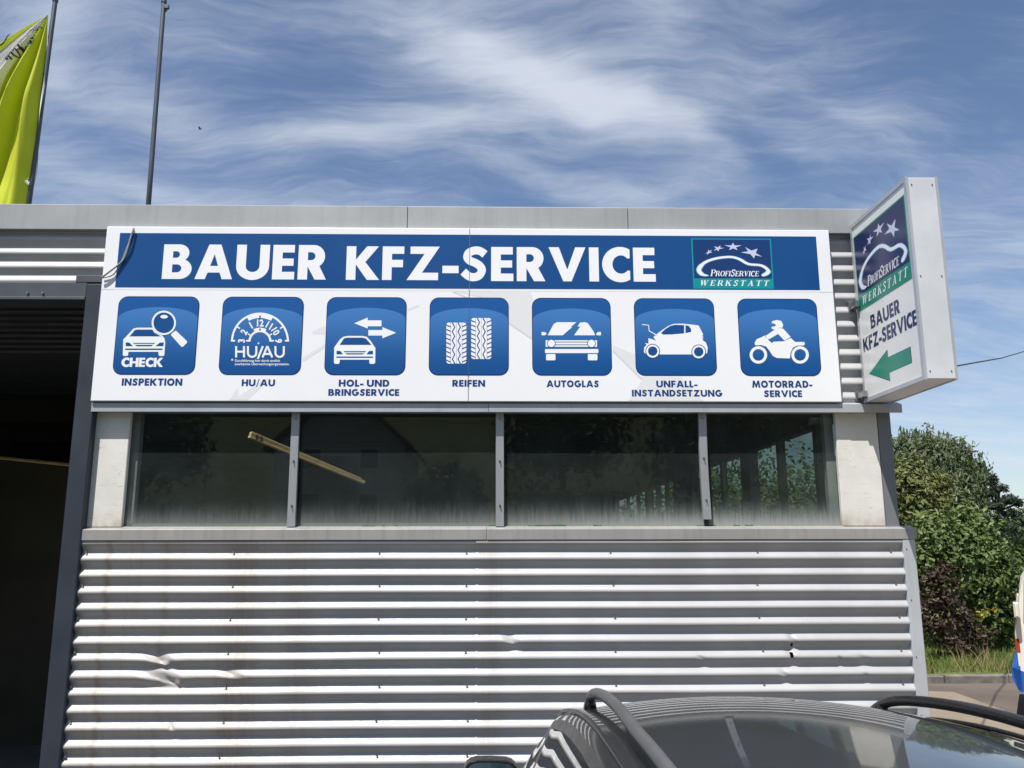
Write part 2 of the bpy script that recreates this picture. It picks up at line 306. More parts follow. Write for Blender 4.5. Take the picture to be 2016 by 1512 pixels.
# ------------------------------------------------------------------ mesh helpers
class MB:
    def __init__(s): s.v = []; s.f = []; s.mi = []; s.cur = 0
    def add(s, vs, fs):
        b = len(s.v); s.v += [Vector(v) for v in vs]
        for f in fs: s.f.append([b+i for i in f]); s.mi.append(s.cur)
        return s
    def box(s, x0, x1, y0, y1, z0, z1):
        return s.add([(x0, y0, z0), (x1, y0, z0), (x1, y1, z0), (x0, y1, z0), (x0, y0, z1), (x1, y0, z1), (x1, y1, z1), (x0, y1, z1)],
                     [(0, 3, 2, 1), (4, 5, 6, 7), (0, 1, 5, 4), (1, 2, 6, 5), (2, 3, 7, 6), (3, 0, 4, 7)])
    def bevbox(s, x0, x1, y0, y1, z0, z1, b=.004):   # box with chamfered edges seen from the front (-y)
        return s.add([(x0, y0+b, z0), (x1, y0+b, z0), (x1, y0+b, z1), (x0, y0+b, z1), (x0+b, y0, z0+b), (x1-b, y0, z0+b), (x1-b, y0, z1-b), (x0+b, y0, z1-b),
                      (x0, y1, z0), (x1, y1, z0), (x1, y1, z1), (x0, y1, z1)],
                     [(4, 5, 6, 7), (0, 1, 5, 4), (1, 2, 6, 5), (2, 3, 7, 6), (3, 0, 4, 7), (0, 8, 9, 1), (1, 9, 10, 2), (2, 10, 11, 3), (3, 11, 8, 0), (8, 11, 10, 9)])
    def prism_x(s, prof, x0, x1):                    # (y,z) outline swept along x
        n = len(prof); vs = [(x0, a, b) for a, b in prof]+[(x1, a, b) for a, b in prof]
        return s.add(vs, [(i, (i+1) % n, n+(i+1) % n, n+i) for i in range(n)]+[tuple(range(n-1, -1, -1)), tuple(range(n, 2*n))])
    def tube(s, pts, r, n=10, cap=True):
        pts = [Vector(p) for p in pts]; rs = r if isinstance(r, (list, tuple)) else [r]*len(pts); b = len(s.v); prev = None
        for i, p in enumerate(pts):
            t = (pts[min(i+1, len(pts)-1)]-pts[max(i-1, 0)]).normalized()
            if prev is None: a = t.cross(Vector((0, 0, 1)) if abs(t.z) < .9 else Vector((1, 0, 0))).normalized()
            else: a = (prev-t*prev.dot(t)).normalized()
            prev = a; c = t.cross(a)
            for j in range(n):
                g = 2*math.pi*j/n; s.v.append(p+(a*math.cos(g)+c*math.sin(g))*rs[i])
        for i in range(len(pts)-1):
            for j in range(n):
                s.f.append([b+i*n+j, b+i*n+(j+1) % n, b+(i+1)*n+(j+1) % n, b+(i+1)*n+j]); s.mi.append(s.cur)
        if cap:
            s.f.append([b+j for j in range(n-1, -1, -1)]); s.mi.append(s.cur)
            s.f.append([b+(len(pts)-1)*n+j for j in range(n)]); s.mi.append(s.cur)
        return s
    def poly(s, outer, holes=(), fn=None):           # flat polygon with holes, 2-D points mapped by fn
        loops = [[Vector((a, b, 0)) for a, b in lp] for lp in (outer, *holes)]
        flat = [p for lp in loops for p in lp]
        tris = tessellate_polygon(loops)
        pts = [fn(p.x, p.y) for p in flat]
        return s.add(pts, [t for t in tris])
    def build(s, name, mat, parent=None, smooth=False, local=False):
        me = bpy.data.meshes.new(name)
        off = Vector((0, 0, 0))
        if parent is not None and not local:
            rt = parent
            while rt.parent: rt = rt.parent
            off = rt.location
        me.from_pydata([v-off for v in s.v], [], s.f)
        mats = mat if isinstance(mat, (list, tuple)) else [mat]
        for q in mats: me.materials.append(MATS[q])
        if len(mats) > 1: me.polygons.foreach_set('material_index', s.mi)
        me.polygons.foreach_set('use_smooth', [smooth]*len(me.polygons))
        me.update()
        o = bpy.data.objects.new(name, me); COL.objects.link(o)
        if parent is not None: o.parent = parent
        return o
def tag(o, label=None, cat=None, group=None, kind=None):
    for a, b in (('label', label), ('category', cat), ('group', group), ('kind', kind)):
        if b: o[a] = b
    return o
def empty(name, loc, label, cat, group=None, rz=0):
    o = bpy.data.objects.new(name, None); COL.objects.link(o); o.location = loc; o.rotation_euler = (0, 0, rz); o.empty_display_size = .2
    return tag(o, label, cat, group)
def weld_smooth(o, ang=40):
    import bmesh
    bm = bmesh.new(); bm.from_mesh(o.data); bmesh.ops.remove_doubles(bm, verts=bm.verts, dist=1e-4)
    bmesh.ops.recalc_face_normals(bm, faces=bm.faces)
    for e in bm.edges: e.smooth = len(e.link_faces) == 2 and e.calc_face_angle(0) < R(ang)
    for f in bm.faces: f.smooth = True
    bm.to_mesh(o.data); bm.free(); return o

# ------------------------------------------------------------------ ground and terrain
g = MB(); g.add([(-300, -300, 0), (300, -300, 0), (300, 300, 0), (-300, 300, 0)], [(0, 1, 2, 3)])
tag(g.build('ground', 'asphalt'), kind='structure')
g = MB(); g.add([(-30, -18, .004), (2.9, -18, .004), (2.9, .1, .004), (-30, .1, .004)], [range(4)])
tag(g.build('forecourt', 'yard_tarmac'), kind='structure')
g = MB(); g.add([(2.9, -18, .004), (6.3, -18, .004), (6.45, 4.6, .004), (6.62, 7.05, .004), (5.0, 7.35, .004), (2.9, 7.4, .004)], [range(6)])
tag(g.build('concrete_yard', 'concrete'), kind='structure')
kb = MB()
x = 2.9
while x < 24:
    kb.bevbox(x+.004, x+.99, 7.80+.004*math.sin(x*7), 7.95, -.05, .115+.004*math.sin(x*5), .012); x += 1.0
tag(kb.build('kerb', 'kerb_stone'), kind='structure')
def bank_z(x, y):
    t = max(0, y-7.95); return .10+.055*min(t, 10)+.0035*min(t, 10)**2+.002*max(0, t-10)+.05*noise.noise(Vector((x*.6, y*.6, 0)))
gb = MB(); nx, ny = 50, 40
vs = [(2.9+i*27/nx, 7.94+j*j/(ny*ny)*52, bank_z(2.9+i*27/nx, 7.94+j*j/(ny*ny)*52) if j else .09) for j in range(ny+1) for i in range(nx+1)]
gb.add(vs, [(j*(nx+1)+i, j*(nx+1)+i+1, (j+1)*(nx+1)+i+1, (j+1)*(nx+1)+i) for j in range(ny) for i in range(nx)])
tag(gb.build('grass_bank', 'turf', smooth=True), kind='structure')
hl = MB(); nx, ny = 40, 30
def hill_z(x, y):
    t = max(0, -y-22); return .02+min(22, .012*t*t*.55+.10*t)+.5*noise.noise(Vector((x*.08, y*.08, 3)))*min(1, t/8)
vs = [(-110+i*220/nx, -22-j*3, hill_z(-110+i*220/nx, -22-j*3)) for j in range(ny+1) for i in range(nx+1)]
hl.add(vs, [(j*(nx+1)+i, j*(nx+1)+i+1, (j+1)*(nx+1)+i+1, (j+1)*(nx+1)+i) for j in range(ny) for i in range(nx)])
tag(hl.build('hillside', 'turf', smooth=True), kind='structure')

# ------------------------------------------------------------------ the garage building
BX0, BX1, BD = -9.0, 2.66, 13.0
H = CAM_H
garage = empty('garage_building', (0, 0, 0), 'low garage hall clad in silver corrugated metal with a window band and open door', 'building')
def corr(name, x0, x1, z0, z1, crest, pitch, nxs, mat, holes=(), dents=(), A=.0165):
    m_ = MB(); nz = int((z1-z0)/pitch*16); xs = [x0+(x1-x0)*i/nxs for i in range(nxs+1)]; zs = [z0+(z1-z0)*j/nz for j in range(nz+1)]
    vs = []
    for z in zs:
        for x in xs:
            dz = 0; dy = 0
            for (dx, dzc, rx, rz, a, sk) in dents:
                ux = (x-dx)/rx; uz = (z-dzc)/rz
                if abs(ux) < 3 and abs(uz) < 3:
                    tnt = max(0, 1-abs(ux*.62+uz*.45))*max(0, 1-(abs(uz)*.62)**1.4); e = .25*math.exp(-(abs(ux)**1.3)-(uz*uz))+1.0*tnt   # creased fold
                    dy += a*e; dz += sk*(.55*math.exp(-abs(ux)*.9-uz*uz*.5)+.6*tnt)
            y = -A-A*math.cos(2*math.pi*(z-crest)/pitch)+.0012*noise.noise(Vector((x*1.3, z*3, 1)))
            vs.append((x, y+dy, z+dz+.0035*noise.noise(Vector((x*.8, z*.4, 5)))))
    w_ = nxs+1
    fs = []
    for j in range(nz):
        for i in range(nxs):
            cx, cz = (xs[i]+xs[i+1])/2, (zs[j]+zs[j+1])/2
            if any(a < cx < b and c < cz < d for a, b, c, d in holes): continue
            fs.append((j*w_+i, j*w_+i+1, (j+1)*w_+i+1, (j+1)*w_+i))
    m_.add(vs, fs); return m_.build(name, mat, garage, smooth=True)
def wp(px, py, Y=-.015): return at(px, py, Y)
def dent(px, py, rx, rz, a, sk): p = wp(px, py); return (p.x, p.z, rx, rz, a, sk)
CL = H-.0847; SEAM = wp(940, 1250).x
dL = [dent(316, 1296, .050, .026, .026, -.012), dent(326, 1304, .020, .014, -.010, -.008), dent(296, 1284, .12, .05, .004, -.004), dent(336, 1334, .050, .024, .026, -.016), dent(352, 1340, .022, .014, -.012, -.010), dent(306, 1330, .07, .022, .016, -.006), dent(330, 1350, .30, .03, 0, -.009), dent(452, 1326, .05, .018, .014, 0), dent(338, 1430, .015, .015, .010, 0), dent(600, 1290, .30, .03, 0, -.004)]
dR = [dent(1008, 1260, .03, .025, .012, -.008), dent(1380, 1294, .02, .012, .006, 0), dent(1560, 1262, .018, .03, .014, -.006), dent(1555, 1288, .02, .03, .01, .004), dent(1542, 1326, .022, .02, .010, -.004), dent(1652, 1297, .012, .015, .007, 0), dent(1699, 1296, .035, .02, .008, -.003), dent(1705, 1332, .015, .02, .006, 0)]
corr('lower_cladding', -2.665, SEAM, .02, H+.055, CL, .1022, 520, 'corrugated_silver', dents=dL)
hp = wp(1558, 1289); hq = wp(1559, 1268)
corr('lower_cladding', SEAM-.012, 2.655, .02, H+.055, CL, .1022, 520, 'corrugated_silver', dents=dR,
     holes=[(hp.x-.012, hp.x+.010, hp.z-.020, hp.z+.014), (hq.x-.009, hq.x+.004, hq.z-.016, hq.z+.010)])
garage.children[-1].location.y = -.004
cu = H+2.1035-.037
corr('upper_cladding', BX0, -2.69, H+1.755, H+2.16, cu, .0998, 300, 'corrugated_silver_clean', A=.0125)
corr('upper_cladding', -2.69, BX1-.03, H+.90, H+2.16, cu, .0998, 260, 'corrugated_silver_clean', A=.0125)
# backing walls so no light leaks
b = MB()
b.box(-2.78, BX1, .045, .10, 0, H+.085); b.box(-2.70, BX1, .008, .16, H+.90, H+2.2); b.box(BX0, -2.705, .008, .15, H+1.68, H+2.2)
b.box(BX0, -8.2, .004, .16, 0, H+1.7)
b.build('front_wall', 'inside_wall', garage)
b = MB(); WB0, WB1 = H+.14, H+.93
b.box(BX1-.10, BX1-.004, .10, BD, 0, WB0); b.box(BX1-.10, BX1-.004, .16, BD, WB1, H+2.2)
for y0, y1 in ((.10, .35), (2.9, 3.2), (5.4, 6.6), (8.6, 8.9), (12.6, BD)): b.box(BX1-.10, BX1-.004, y0, y1, WB0, WB1)
b.build('side_wall', 'inside_wall', garage)
for y in (1.15, 2.05, 4.0, 4.7, 7.2, 7.9, 9.8, 11.0): MB().box(BX1-.09, BX1-.03, y-.04, y+.04, WB0, WB1).build('side_window_frame', 'inside_frame', garage)
MB().add([(BX1-.05, .35, WB0), (BX1-.05, 12.6, WB0), (BX1-.05, 12.6, WB1), (BX1-.05, .35, WB1)], [(0, 1, 2, 3)]).build('side_window', 'dusty_glass', garage)
MB().box(BX0, BX1, BD, BD+.2, 0, H+2.2).build('rear_wall', 'inside_wall', garage)
MB().box(BX0-.2, BX0, 0, BD+.2, 0, H+2.2).build('left_wall', 'inside_wall', garage)
SUN_OPENINGS = [(-2.9, -1.0, .70, 1.75, 0), (-3.9, -2.75, 3.2, 3.95, 0)]     # unseen openings added in the flat roof so sun reaches batten and top rail
def sheet(x0, x1, y0, y1, z, sh): return MB().poly([(x0, y0), (x1, y0), (x1, y1), (x0, y1)], [[(a+SUN_DIR.x/-SUN_DIR.z*sh, c+SUN_DIR.y/-SUN_DIR.z*sh), (bb+SUN_DIR.x/-SUN_DIR.z*sh, c+SUN_DIR.y/-SUN_DIR.z*sh), (bb+SUN_DIR.x/-SUN_DIR.z*sh, d+SUN_DIR.y/-SUN_DIR.z*sh), (a+SUN_DIR.x/-SUN_DIR.z*sh, d+SUN_DIR.y/-SUN_DIR.z*sh)] for a, bb, c, d, _ in SUN_OPENINGS], fn=lambda a, b_: Vector((a, b_, z)))
sheet(BX0-.2, BX1, .02, BD+.2, H+2.25, 0).build('roof', 'roof_felt', garage)
for a, bb, c, d, _ in SUN_OPENINGS: MB().box(a-.05, bb+.05, c-.05, d+.05, H+2.275, H+2.285).build('added_skylight', 'clear_glass', garage)
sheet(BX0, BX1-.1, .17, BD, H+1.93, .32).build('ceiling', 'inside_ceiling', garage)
b = MB()
for y in (2.75, 5.6, 7.8, 10, 12): b.box(BX0, BX1-.1, y, y+.16, H+1.62, H+1.92)
b.build('ceiling_beam', 'inside_ceiling', garage)
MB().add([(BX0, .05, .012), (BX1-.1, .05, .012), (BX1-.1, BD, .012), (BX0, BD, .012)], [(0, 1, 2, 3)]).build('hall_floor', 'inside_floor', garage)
# fascia with joints
kf = k(-.055); f0, f1 = H+2.148*kf, H+2.331*kf
js = [BX0, at(-350, 430, -.055).x, at(802, 430, -.055).x, at(1236, 430, -.055).x, at(1708, 412, -.055).x]
fa = MB()
for i in range(4):
    e = .0015*(i % 2)
    fa.prism_x([(-.055-e, f0), (-.055-e, f1-.006), (-.049, f1), (.25, f1+.006), (.25, f0), (-.035, f0)], js[i]+.0025, js[i+1]-.0025)
fa.build('fascia', 'fascia_metal', garage)
MB().box(BX0, js[-1]-.01, -.045, .02, f0+.004, f1-.01).build('fascia_backing', 'seam_dark', garage)
# drip flashing under the sign
kd = k(-.06); d0, d1 = H+.873*kd, H+.932*kd
dr = MB(); xm = at(962, 805, -.06).x
for a, bb, e in ((-2.655, xm-.002, 0), (xm+.001, 2.335, .001), (2.333, 2.705, .0035)):
    dr.prism_x([(-.06-e, d0), (-.06-e, d1-.004), (-.055, d1), (.0, d1+.02), (.06, d1+.02), (.06, d0+.022), (-.045, d0+.006), (-.045, d0)], a, bb)
dr.build('drip_flashing', 'drip_metal', garage)
# sill flashing
ks = k(-.040); s0, s1 = H+.035*ks, H+.103*ks
si = MB(); xm2 = at(958, 1050, -.04).x
for a, bb, e in ((-2.682, xm2-.0015, 0), (xm2+.001, 2.737, .0012)):
    si.prism_x([(-.0405-e, s0), (-.0405-e, s1-.003), (-.037, s1), (.035, s1+.018), (.06, s1+.018), (.06, s0+.01), (-.0385, s0+.003)], a, bb)
si.build('window_sill', 'sill_metal', garage)
# window band
KG = k(.05); gx0, gx1 = -2.42*KG, 2.28*KG; gz0, gz1 = H+.122*KG, H+.862*KG
win = MB(); win.box(-2.66, 2.60, .036, .052, s1+.012, gz0); win.box(-2.66, 2.60, .036, .056, gz1, d0+.015)
wf = win.build('window_frame', 'inside_frame', garage)
for a, c, wd in ((713, 1037, 26), (753, 1036, 5), (778, 1038, 6), (962, 1037, 20), (1040, 1037, 70), (1110, 1037, 5), (1168, 1038, 16), (1372, 1038, 38), (1445, 1038, 12), (1467, 1038, 16)):
    p0 = at(a, c+2, .034); p1 = at(a+wd, c-3, .034); zc = max(p0.z, s1+.016); n = 7
    fl = MB(); fl.add([(p0.x+(p1.x-p0.x)*i/n, .0345, zc+random.uniform(0, .003)) for i in range(n+1)]+[(p0.x+(p1.x-p0.x)*i/n, .0345, zc+.006+random.uniform(0, .007)) for i in range(n, -1, -1)], [tuple(range(2*n+2))]); fl.build('paint_remnant', 'green_paint', wf)
inner = MB()
for px in (266, 1632): p = at(px, 900, .10); inner.box(p.x-.03, p.x+.03, .075, .13, gz0, gz1)
inner.box(gx0, gx1, .075, .13, gz0-.02, gz0+.02)
inner.build('inner_frame', 'inside_frame', wf)
edges = [gx0]+[at(px, 920, .05).x for px in (578, 984, 1388)]+[gx1]
for i in range(4):
    MB().add([(edges[i]+.004, .0505+.002*(i % 2), gz0-.01), (edges[i+1]-.004, .0515-.002*(i % 2), gz0-.01), (edges[i+1]-.004, .0545-.003*(i % 2), gz1+.01), (edges[i]+.004, .0535+.001*(i % 2), gz1+.01)], [(0, 1, 2, 3)]).build('window_pane', 'window_glass', garage)
for n_, (pa, pb, zb) in enumerate((((573.7, 818), (564.7, 1035), gz0-.004), ((975.8, 810), (975.8, 1033), gz0-.004), ((1375, 817), (1384.4, 1020), gz0+.04))):
    a = at(pa[0], pa[1], .006); wd = .0555
    xb = at(pb[0], pb[1], .0135).x; bend = .006 if n_ == 2 else 0
    mu = MB(); zt = gz1+.005; zs = [zb+(zt-zb)*i/8 for i in range(9)]
    prof = []
    for i, z in enumerate(zs):
        t = i/8; x = xb+(a.x-xb)*t-bend*math.sin(t*math.pi)
        prof += [(x, .030, z), (x+.002, .006, z), (x+wd-.002, .006, z), (x+wd, .030, z)]
    fs = []
    for i in range(8):
        for j in range(3): fs.append((i*4+j, i*4+j+1, i*4+j+5, i*4+j+4))
    fs += [(0, 1, 2, 3), (32, 35, 34, 33)]
    mu.add(prof, fs); mo = mu.build('mullion', 'mullion_metal', garage)
    MB().box(xb+.016, xb+.038, .030, .048, gz0-.012, zt).build('rubber_seal', 'rubber_black', mo)
    sc = MB()
    for t in (.18, .565, .94):
        z = zb+(zt-zb)*t; x = xb+(a.x-xb)*t+wd*.5-bend*math.sin(t*math.pi); sc = MB(); sc.tube([(x, .008, z), (x, .000, z)], .0075, 6); sc.tube([(x, .002, z), (x, -.012, z)], .004, 8); sc.build('screw', 'screw_steel', mo)
# pillars either side of the glass
kp = k(.015)
MB().bevbox(-2.67, -2.42*kp, .015, .048, s1+.016, d0+.01, .004).build('pillar', 'pillar_cream', garage)
MB().bevbox(2.275*kp, 2.560*kp, .015, .048, s1+.016, d0+.01, .004).build('pillar', 'pillar_cream', garage)
MB().prism_x([(.10, s1+.005), (.012, s1+.005), (.012, d0+.01), (.10, d0+.01)], 2.562*kp, 2.655).build('corner_trim', 'corner_grey', garage)
MB().bevbox(-2.675, -2.655, .03, .09, s1, d0, .003).build('sealant', 'rubber_black', garage)
# lower right corner strip
kc = k(-.04)
MB().bevbox(2.662*kc, 2.742*kc, -.0385, .12, .0, s0-.001, .004).build('corner_trim', 'corner_metal', garage)
for z in (H-.03, H-.35, H-.70, H-1.05, H-1.4): MB().tube([(2.70*kc-.018, -.036, z), (2.70*kc-.018, -.0415, z)], .0045, 8).build('screw', 'screw_steel', garage)
# cladding screws
for px in (168, 458, 750, 920, 1204, 1487, 1755):
    for n_ in range(0, 20, 2):
        z = CL-.0608+.1022*1-.1022*n_+.002
        x = wp(px, 1080).x
        jx = x+random.uniform(-.012, .012); sw = MB(); sw.tube([(jx, -.002, z), (jx+.001, -.026, z)], .004, 6); sw.tube([(jx, -.019, z), (jx, -.024, z)], .0075, 8); sw.build('cladding_screw', 'screw_steel', garage)
# door opening: post, header, rolled up sectional door
kpo = k(-.05)
MB().bevbox(-2.795*kpo, -2.672*kpo, -.05, .20, 0, H+1.755*kpo, .006).build('door_post', 'anthracite', garage)
hd = MB(); kh = k(-.04); hd.bevbox(BX0, -2.797*kpo, -.04, .16, H+1.655*kh, H+1.765*kh, .004); hd.bevbox(BX0, -2.80*kpo, -.046, -.02, H+1.640*kh, H+1.662*kh, .003)
hd.bevbox(-2.85, -2.655, -.042, .0, H+1.764*kh, H+1.80, .003)
hd.build('door_header', 'header_grey', garage)
for px in (55, 85, -120): p = at(px, 577, -.04); MB().tube([(p.x, -.04, p.z), (p.x, -.052, p.z)], .008, 8).build('screw', 'screw_steel', garage)
MB().bevbox(BX0, -8.2, -.05, .20, 0, H+1.755*kpo, .006).build('door_post', 'anthracite', garage)
sd = MB(); pr = []
for i in range(120): pr.append((.35+i*.022, H+1.52+(.012 if (i % 4) < 2 else 0)+max(0, (.75-i*.022))*0.25))
pr2 = [(a, b_+.05) for a, b_ in reversed(pr)]
sd.prism_x(pr+pr2, -8.1, -2.83); sd.build('sectional_door', 'door_dark', garage)
rl = MB(); rl.tube([(-2.81, .25, 0), (-2.81, .25, H+1.3), (-2.81, .35, H+1.5), (-2.81, .6, H+1.58), (-2.81, 3.2, H+1.58)], .025, 8); rl.build('door_rail', 'screw_steel', garage)

# inside: partition with a pale top rail, wooden batten behind the glass
pt = empty('partition', (-4, 4.5, 0), 'dim brown board partition with a pale wooden top rail inside the open door', 'partition')
a = at(-60, 895, 4.5); c = at(136, 929, 3.9)
MB().add([(a.x, 4.55, .012), (c.x+.7, 3.75, .012), (c.x+.7, 3.75, c.z-.01), (a.x, 4.55, a.z-.01), (a.x, 4.6, .012), (c.x+.7, 3.8, .012), (c.x+.7, 3.8, c.z-.01), (a.x, 4.6, a.z-.01)],
         [(0, 1, 2, 3), (4, 7, 6, 5), (3, 2, 6, 7), (0, 3, 7, 4), (1, 5, 6, 2)]).build('board', 'board_brown', pt)
MB().tube([(a.x, 4.53, a.z), (c.x+.7, 3.73, c.z)], .018, 4).build('top_rail', 'wood_raw', pt)
p0, p1 = at(492, 857, 1.55), at(716, 948, 2.25)
d = (p1-p0).normalized(); up = Vector((0, 0, 1)); sd_ = d.cross(up).normalized(); u2 = sd_.cross(d)
bt = empty('wooden_batten', p0, 'raw yellow wooden batten slanting down behind two window panes', 'wooden batten')
bb = MB(); wv, hv = .026, .020
for (s_, o_, l0, l1) in ((0, 0, 0, 1), (0.02, .012, .0, .96)):
    q0 = p0+d*(p1-p0).length*l0+u2*o_; q1 = p0+d*(p1-p0).length*l1+u2*o_
    bb.add([q0+sd_*wv+u2*hv, q0-sd_*wv+u2*hv, q0-sd_*wv-u2*hv, q0+sd_*wv-u2*hv, q1+sd_*wv+u2*hv*.3, q1-sd_*wv+u2*hv*.3, q1-sd_*wv-u2*hv, q1+sd_*wv-u2*hv], [(0, 1, 2, 3), (4, 7, 6, 5), (0, 4, 5, 1), (1, 5, 6, 2), (2, 6, 7, 3), (3, 7, 4, 0)])
bb.build('batten', 'wood_raw', bt)
cb = MB(); L_ = (p1-p0).length
for l0, rr in ((.03, .034), (.06, .038)):
    cb.tube([p0+d*L_*(l0+.02*math.sin(i))+sd_*rr*math.cos(i*.7)+u2*rr*math.sin(i*.7) for i in range(10)], .004, 6)
cb.tube([p0+d*L_*(.38+.2*i/10)-u2*(.02+.018*math.sin(math.pi*i/10))-sd_*.03 for i in range(11)], .004, 6)
cb.build('cable_loop', 'rubber_black', bt)

# ------------------------------------------------------------------ lettering
def arc(cx, cy, rx, ry, a0, a1, n=14): return [(cx+rx*math.cos(R(a0+(a1-a0)*i/n)), cy+ry*math.sin(R(a0+(a1-a0)*i/n))) for i in range(n+1)]
def smooth_path(pts, n=6):
    o_ = []
    for i in range(len(pts)-1):
        p = [Vector((*pts[max(0, min(len(pts)-1, i+j))], 0)) for j in (-1, 0, 1, 2)]
        for s in range(n):
            t = s/n; o_.append(.5*((2*p[1])+(p[2]-p[0])*t+(2*p[0]-5*p[1]+4*p[2]-p[3])*t*t+(3*p[1]-p[0]-3*p[2]+p[3])*t**3))
    o_.append(Vector((*pts[-1], 0))); return [(v.x, v.y) for v in o_]
def ribbon(pts, wd):                           # outline of a stroke along pts
    n = len(pts); Lf, Rt = [], []
    for i, (x, y) in enumerate(pts):
        a = pts[max(i-1, 0)]; b_ = pts[min(i+1, n-1)]; t = Vector((b_[0]-a[0], b_[1]-a[1])); t.normalize()
        h = (wd[i] if isinstance(wd, (list, tuple)) else wd)/2
        Lf.append((x-t.y*h, y+t.x*h)); Rt.append((x+t.y*h, y-t.x*h))
    return Lf+Rt[::-1]
S_SPINE = smooth_path([(.69, .78), (.56, .87), (.41, .895), (.23, .83), (.175, .70), (.24, .60), (.40, .53), (.54, .44), (.60, .31), (.52, .16), (.37, .11), (.22, .14), (.06, .27)])
GL = {
 'A': (1.09, [([(0, 0), (.37, 1), (.72, 1), (1.09, 0), (.79, 0), (.72, .19), (.37, .19), (.30, 0)], [[(.43, .38), (.545, .72), (.66, .38)]])]),
 'B': (.85, [([(0, 0), (0, 1), (.46, 1)]+arc(.46, .75, .29, .25, 90, -50)+arc(.50, .29, .35, .29, 62, -90), [[(.28, .61), (.28, .80), (.38, .80)]+arc(.38, .705, .10, .095, 80, -90, 8), [(.28, .19), (.28, .42), (.42, .42)]+arc(.42, .305, .13, .115, 80, -90, 8)])]),
 'C': (.81, [(arc(.53, .5, .53, .52, 58, 302, 26)+[(.81, .32)]+arc(.55, .5, .25, .27, 318, 42, 20)+[(.81, .68)], [])]),
 'D': (.90, [([(0, 0), (0, 1), (.40, 1)]+arc(.40, .5, .5, .5, 90, -90, 20), [[(.28, .22), (.28, .78), (.38, .78)]+arc(.38, .5, .23, .28, 85, -90, 14)])]),
 'E': (.645, [([(0, 0), (0, 1), (.63, 1), (.63, .78), (.28, .78), (.28, .605), (.61, .605), (.61, .395), (.28, .395), (.28, .22), (.645, .22), (.645, 0)], [])]),
 'F': (.64, [([(0, 0), (0, 1), (.64, 1), (.64, .78), (.28, .78), (.28, .60), (.61, .60), (.61, .38), (.28, .38), (.28, 0)], [])]),
 'G': (1.06, [(arc(.53, .5, .53, .52, 46, 359, 30)+[(1.06, .57), (.56, .57), (.56, .38), (.755, .38)]+arc(.53, .5, .25, .27, 325, 50, 20), [])]),
 'H': (.92, [([(0, 0), (0, 1), (.28, 1), (.28, .61), (.64, .61), (.64, 1), (.92, 1), (.92, 0), (.64, 0), (.64, .39), (.28, .39), (.28, 0)], [])]),
 'I': (.28, [([(0, 0), (0, 1), (.28, 1), (.28, 0)], [])]),
 'K': (.98, [([(0, 0), (0, 1), (.28, 1), (.28, .60), (.60, 1), (.95, 1), (.56, .53), (.98, 0), (.62, 0), (.28, .46), (.28, 0)], [])]),
 'L': (.58, [([(0, 0), (0, 1), (.28, 1), (.28, .22), (.58, .22), (.58, 0)], [])]),
 'M': (1.25, [([(0, 0), (.14, 1), (.42, 1), (.625, .45), (.83, 1), (1.11, 1), (1.25, 0), (.96, 0), (.90, .56), (.70, 0), (.55, 0), (.35, .56), (.29, 0)], [])]),
 'N': (.98, [([(0, 0), (0, 1), (.29, 1), (.70, .40), (.70, 1), (.98, 1), (.98, 0), (.69, 0), (.28, .60), (.28, 0)], [])]),
 'O': (1.06, [(arc(.53, .5, .53, .52, 0, 350, 32), [arc(.53, .5, .25, .27, 0, 350, 24)])]),
 'P': (.75, [([(0, 0), (0, 1), (.42, 1)]+arc(.42, .67, .33, .33, 85, -90)+[(.28, .34), (.28, 0)], [[(.28, .56), (.28, .79), (.36, .79)]+arc(.36, .675, .12, .115, 80, -90, 8)])]),
 'R': (.83, [([(0, 0), (0, 1), (.45, 1)]+arc(.45, .67, .33, .33, 85, -58)+[(.83, 0), (.50, 0), (.28, .38), (.28, 0)], [[(.28, .56), (.28, .79), (.38, .79)]+arc(.38, .675, .12, .115, 80, -90, 8)])]),
 'S': (.77, [(ribbon(S_SPINE, .235), [])]),
 'T': (.80, [([(.26, 0), (.26, .78), (0, .78), (0, 1), (.80, 1), (.80, .78), (.54, .78), (.54, 0)], [])]),
 'U': (.96, [([(0, 1), (0, .38)]+arc(.48, .38, .48, .40, 185, 355, 18)+[(.96, .38), (.96, 1), (.68, 1), (.68, .38)]+arc(.48, .38, .2, .17, 355, 185, 14)+[(.28, .38), (.28, 1)], [])]),
 'V': (1.08, [([(0, 1), (.30, 1), (.54, .34), (.78, 1), (1.08, 1), (.66, 0), (.42, 0)], [])]),
 'Z': (.97, [([(0, 0), (.52, .78), (.10, .78), (.10, 1), (.97, 1), (.45, .22), (.93, .22), (.93, 0)], [])]),
 '/': (.46, [([(0, -.12), (.34, 1.06), (.46, 1.06), (.12, -.12)], [])]),
 '-': (.48, [([(0, .21), (0, .43), (.48, .43), (.48, .21)], [])]),
 ' ': (.22, []),
}
def thin(g_, wd=.13): return g_
def rc(x0, x1, y0, y1): return ([(x0, y0), (x0, y1), (x1, y1), (x1, y0)], [])
def stem(x): return [rc(x, x+.19, 0, 1), rc(x-.07, x+.26, 0, .06), rc(x-.07, x+.26, .94, 1)]
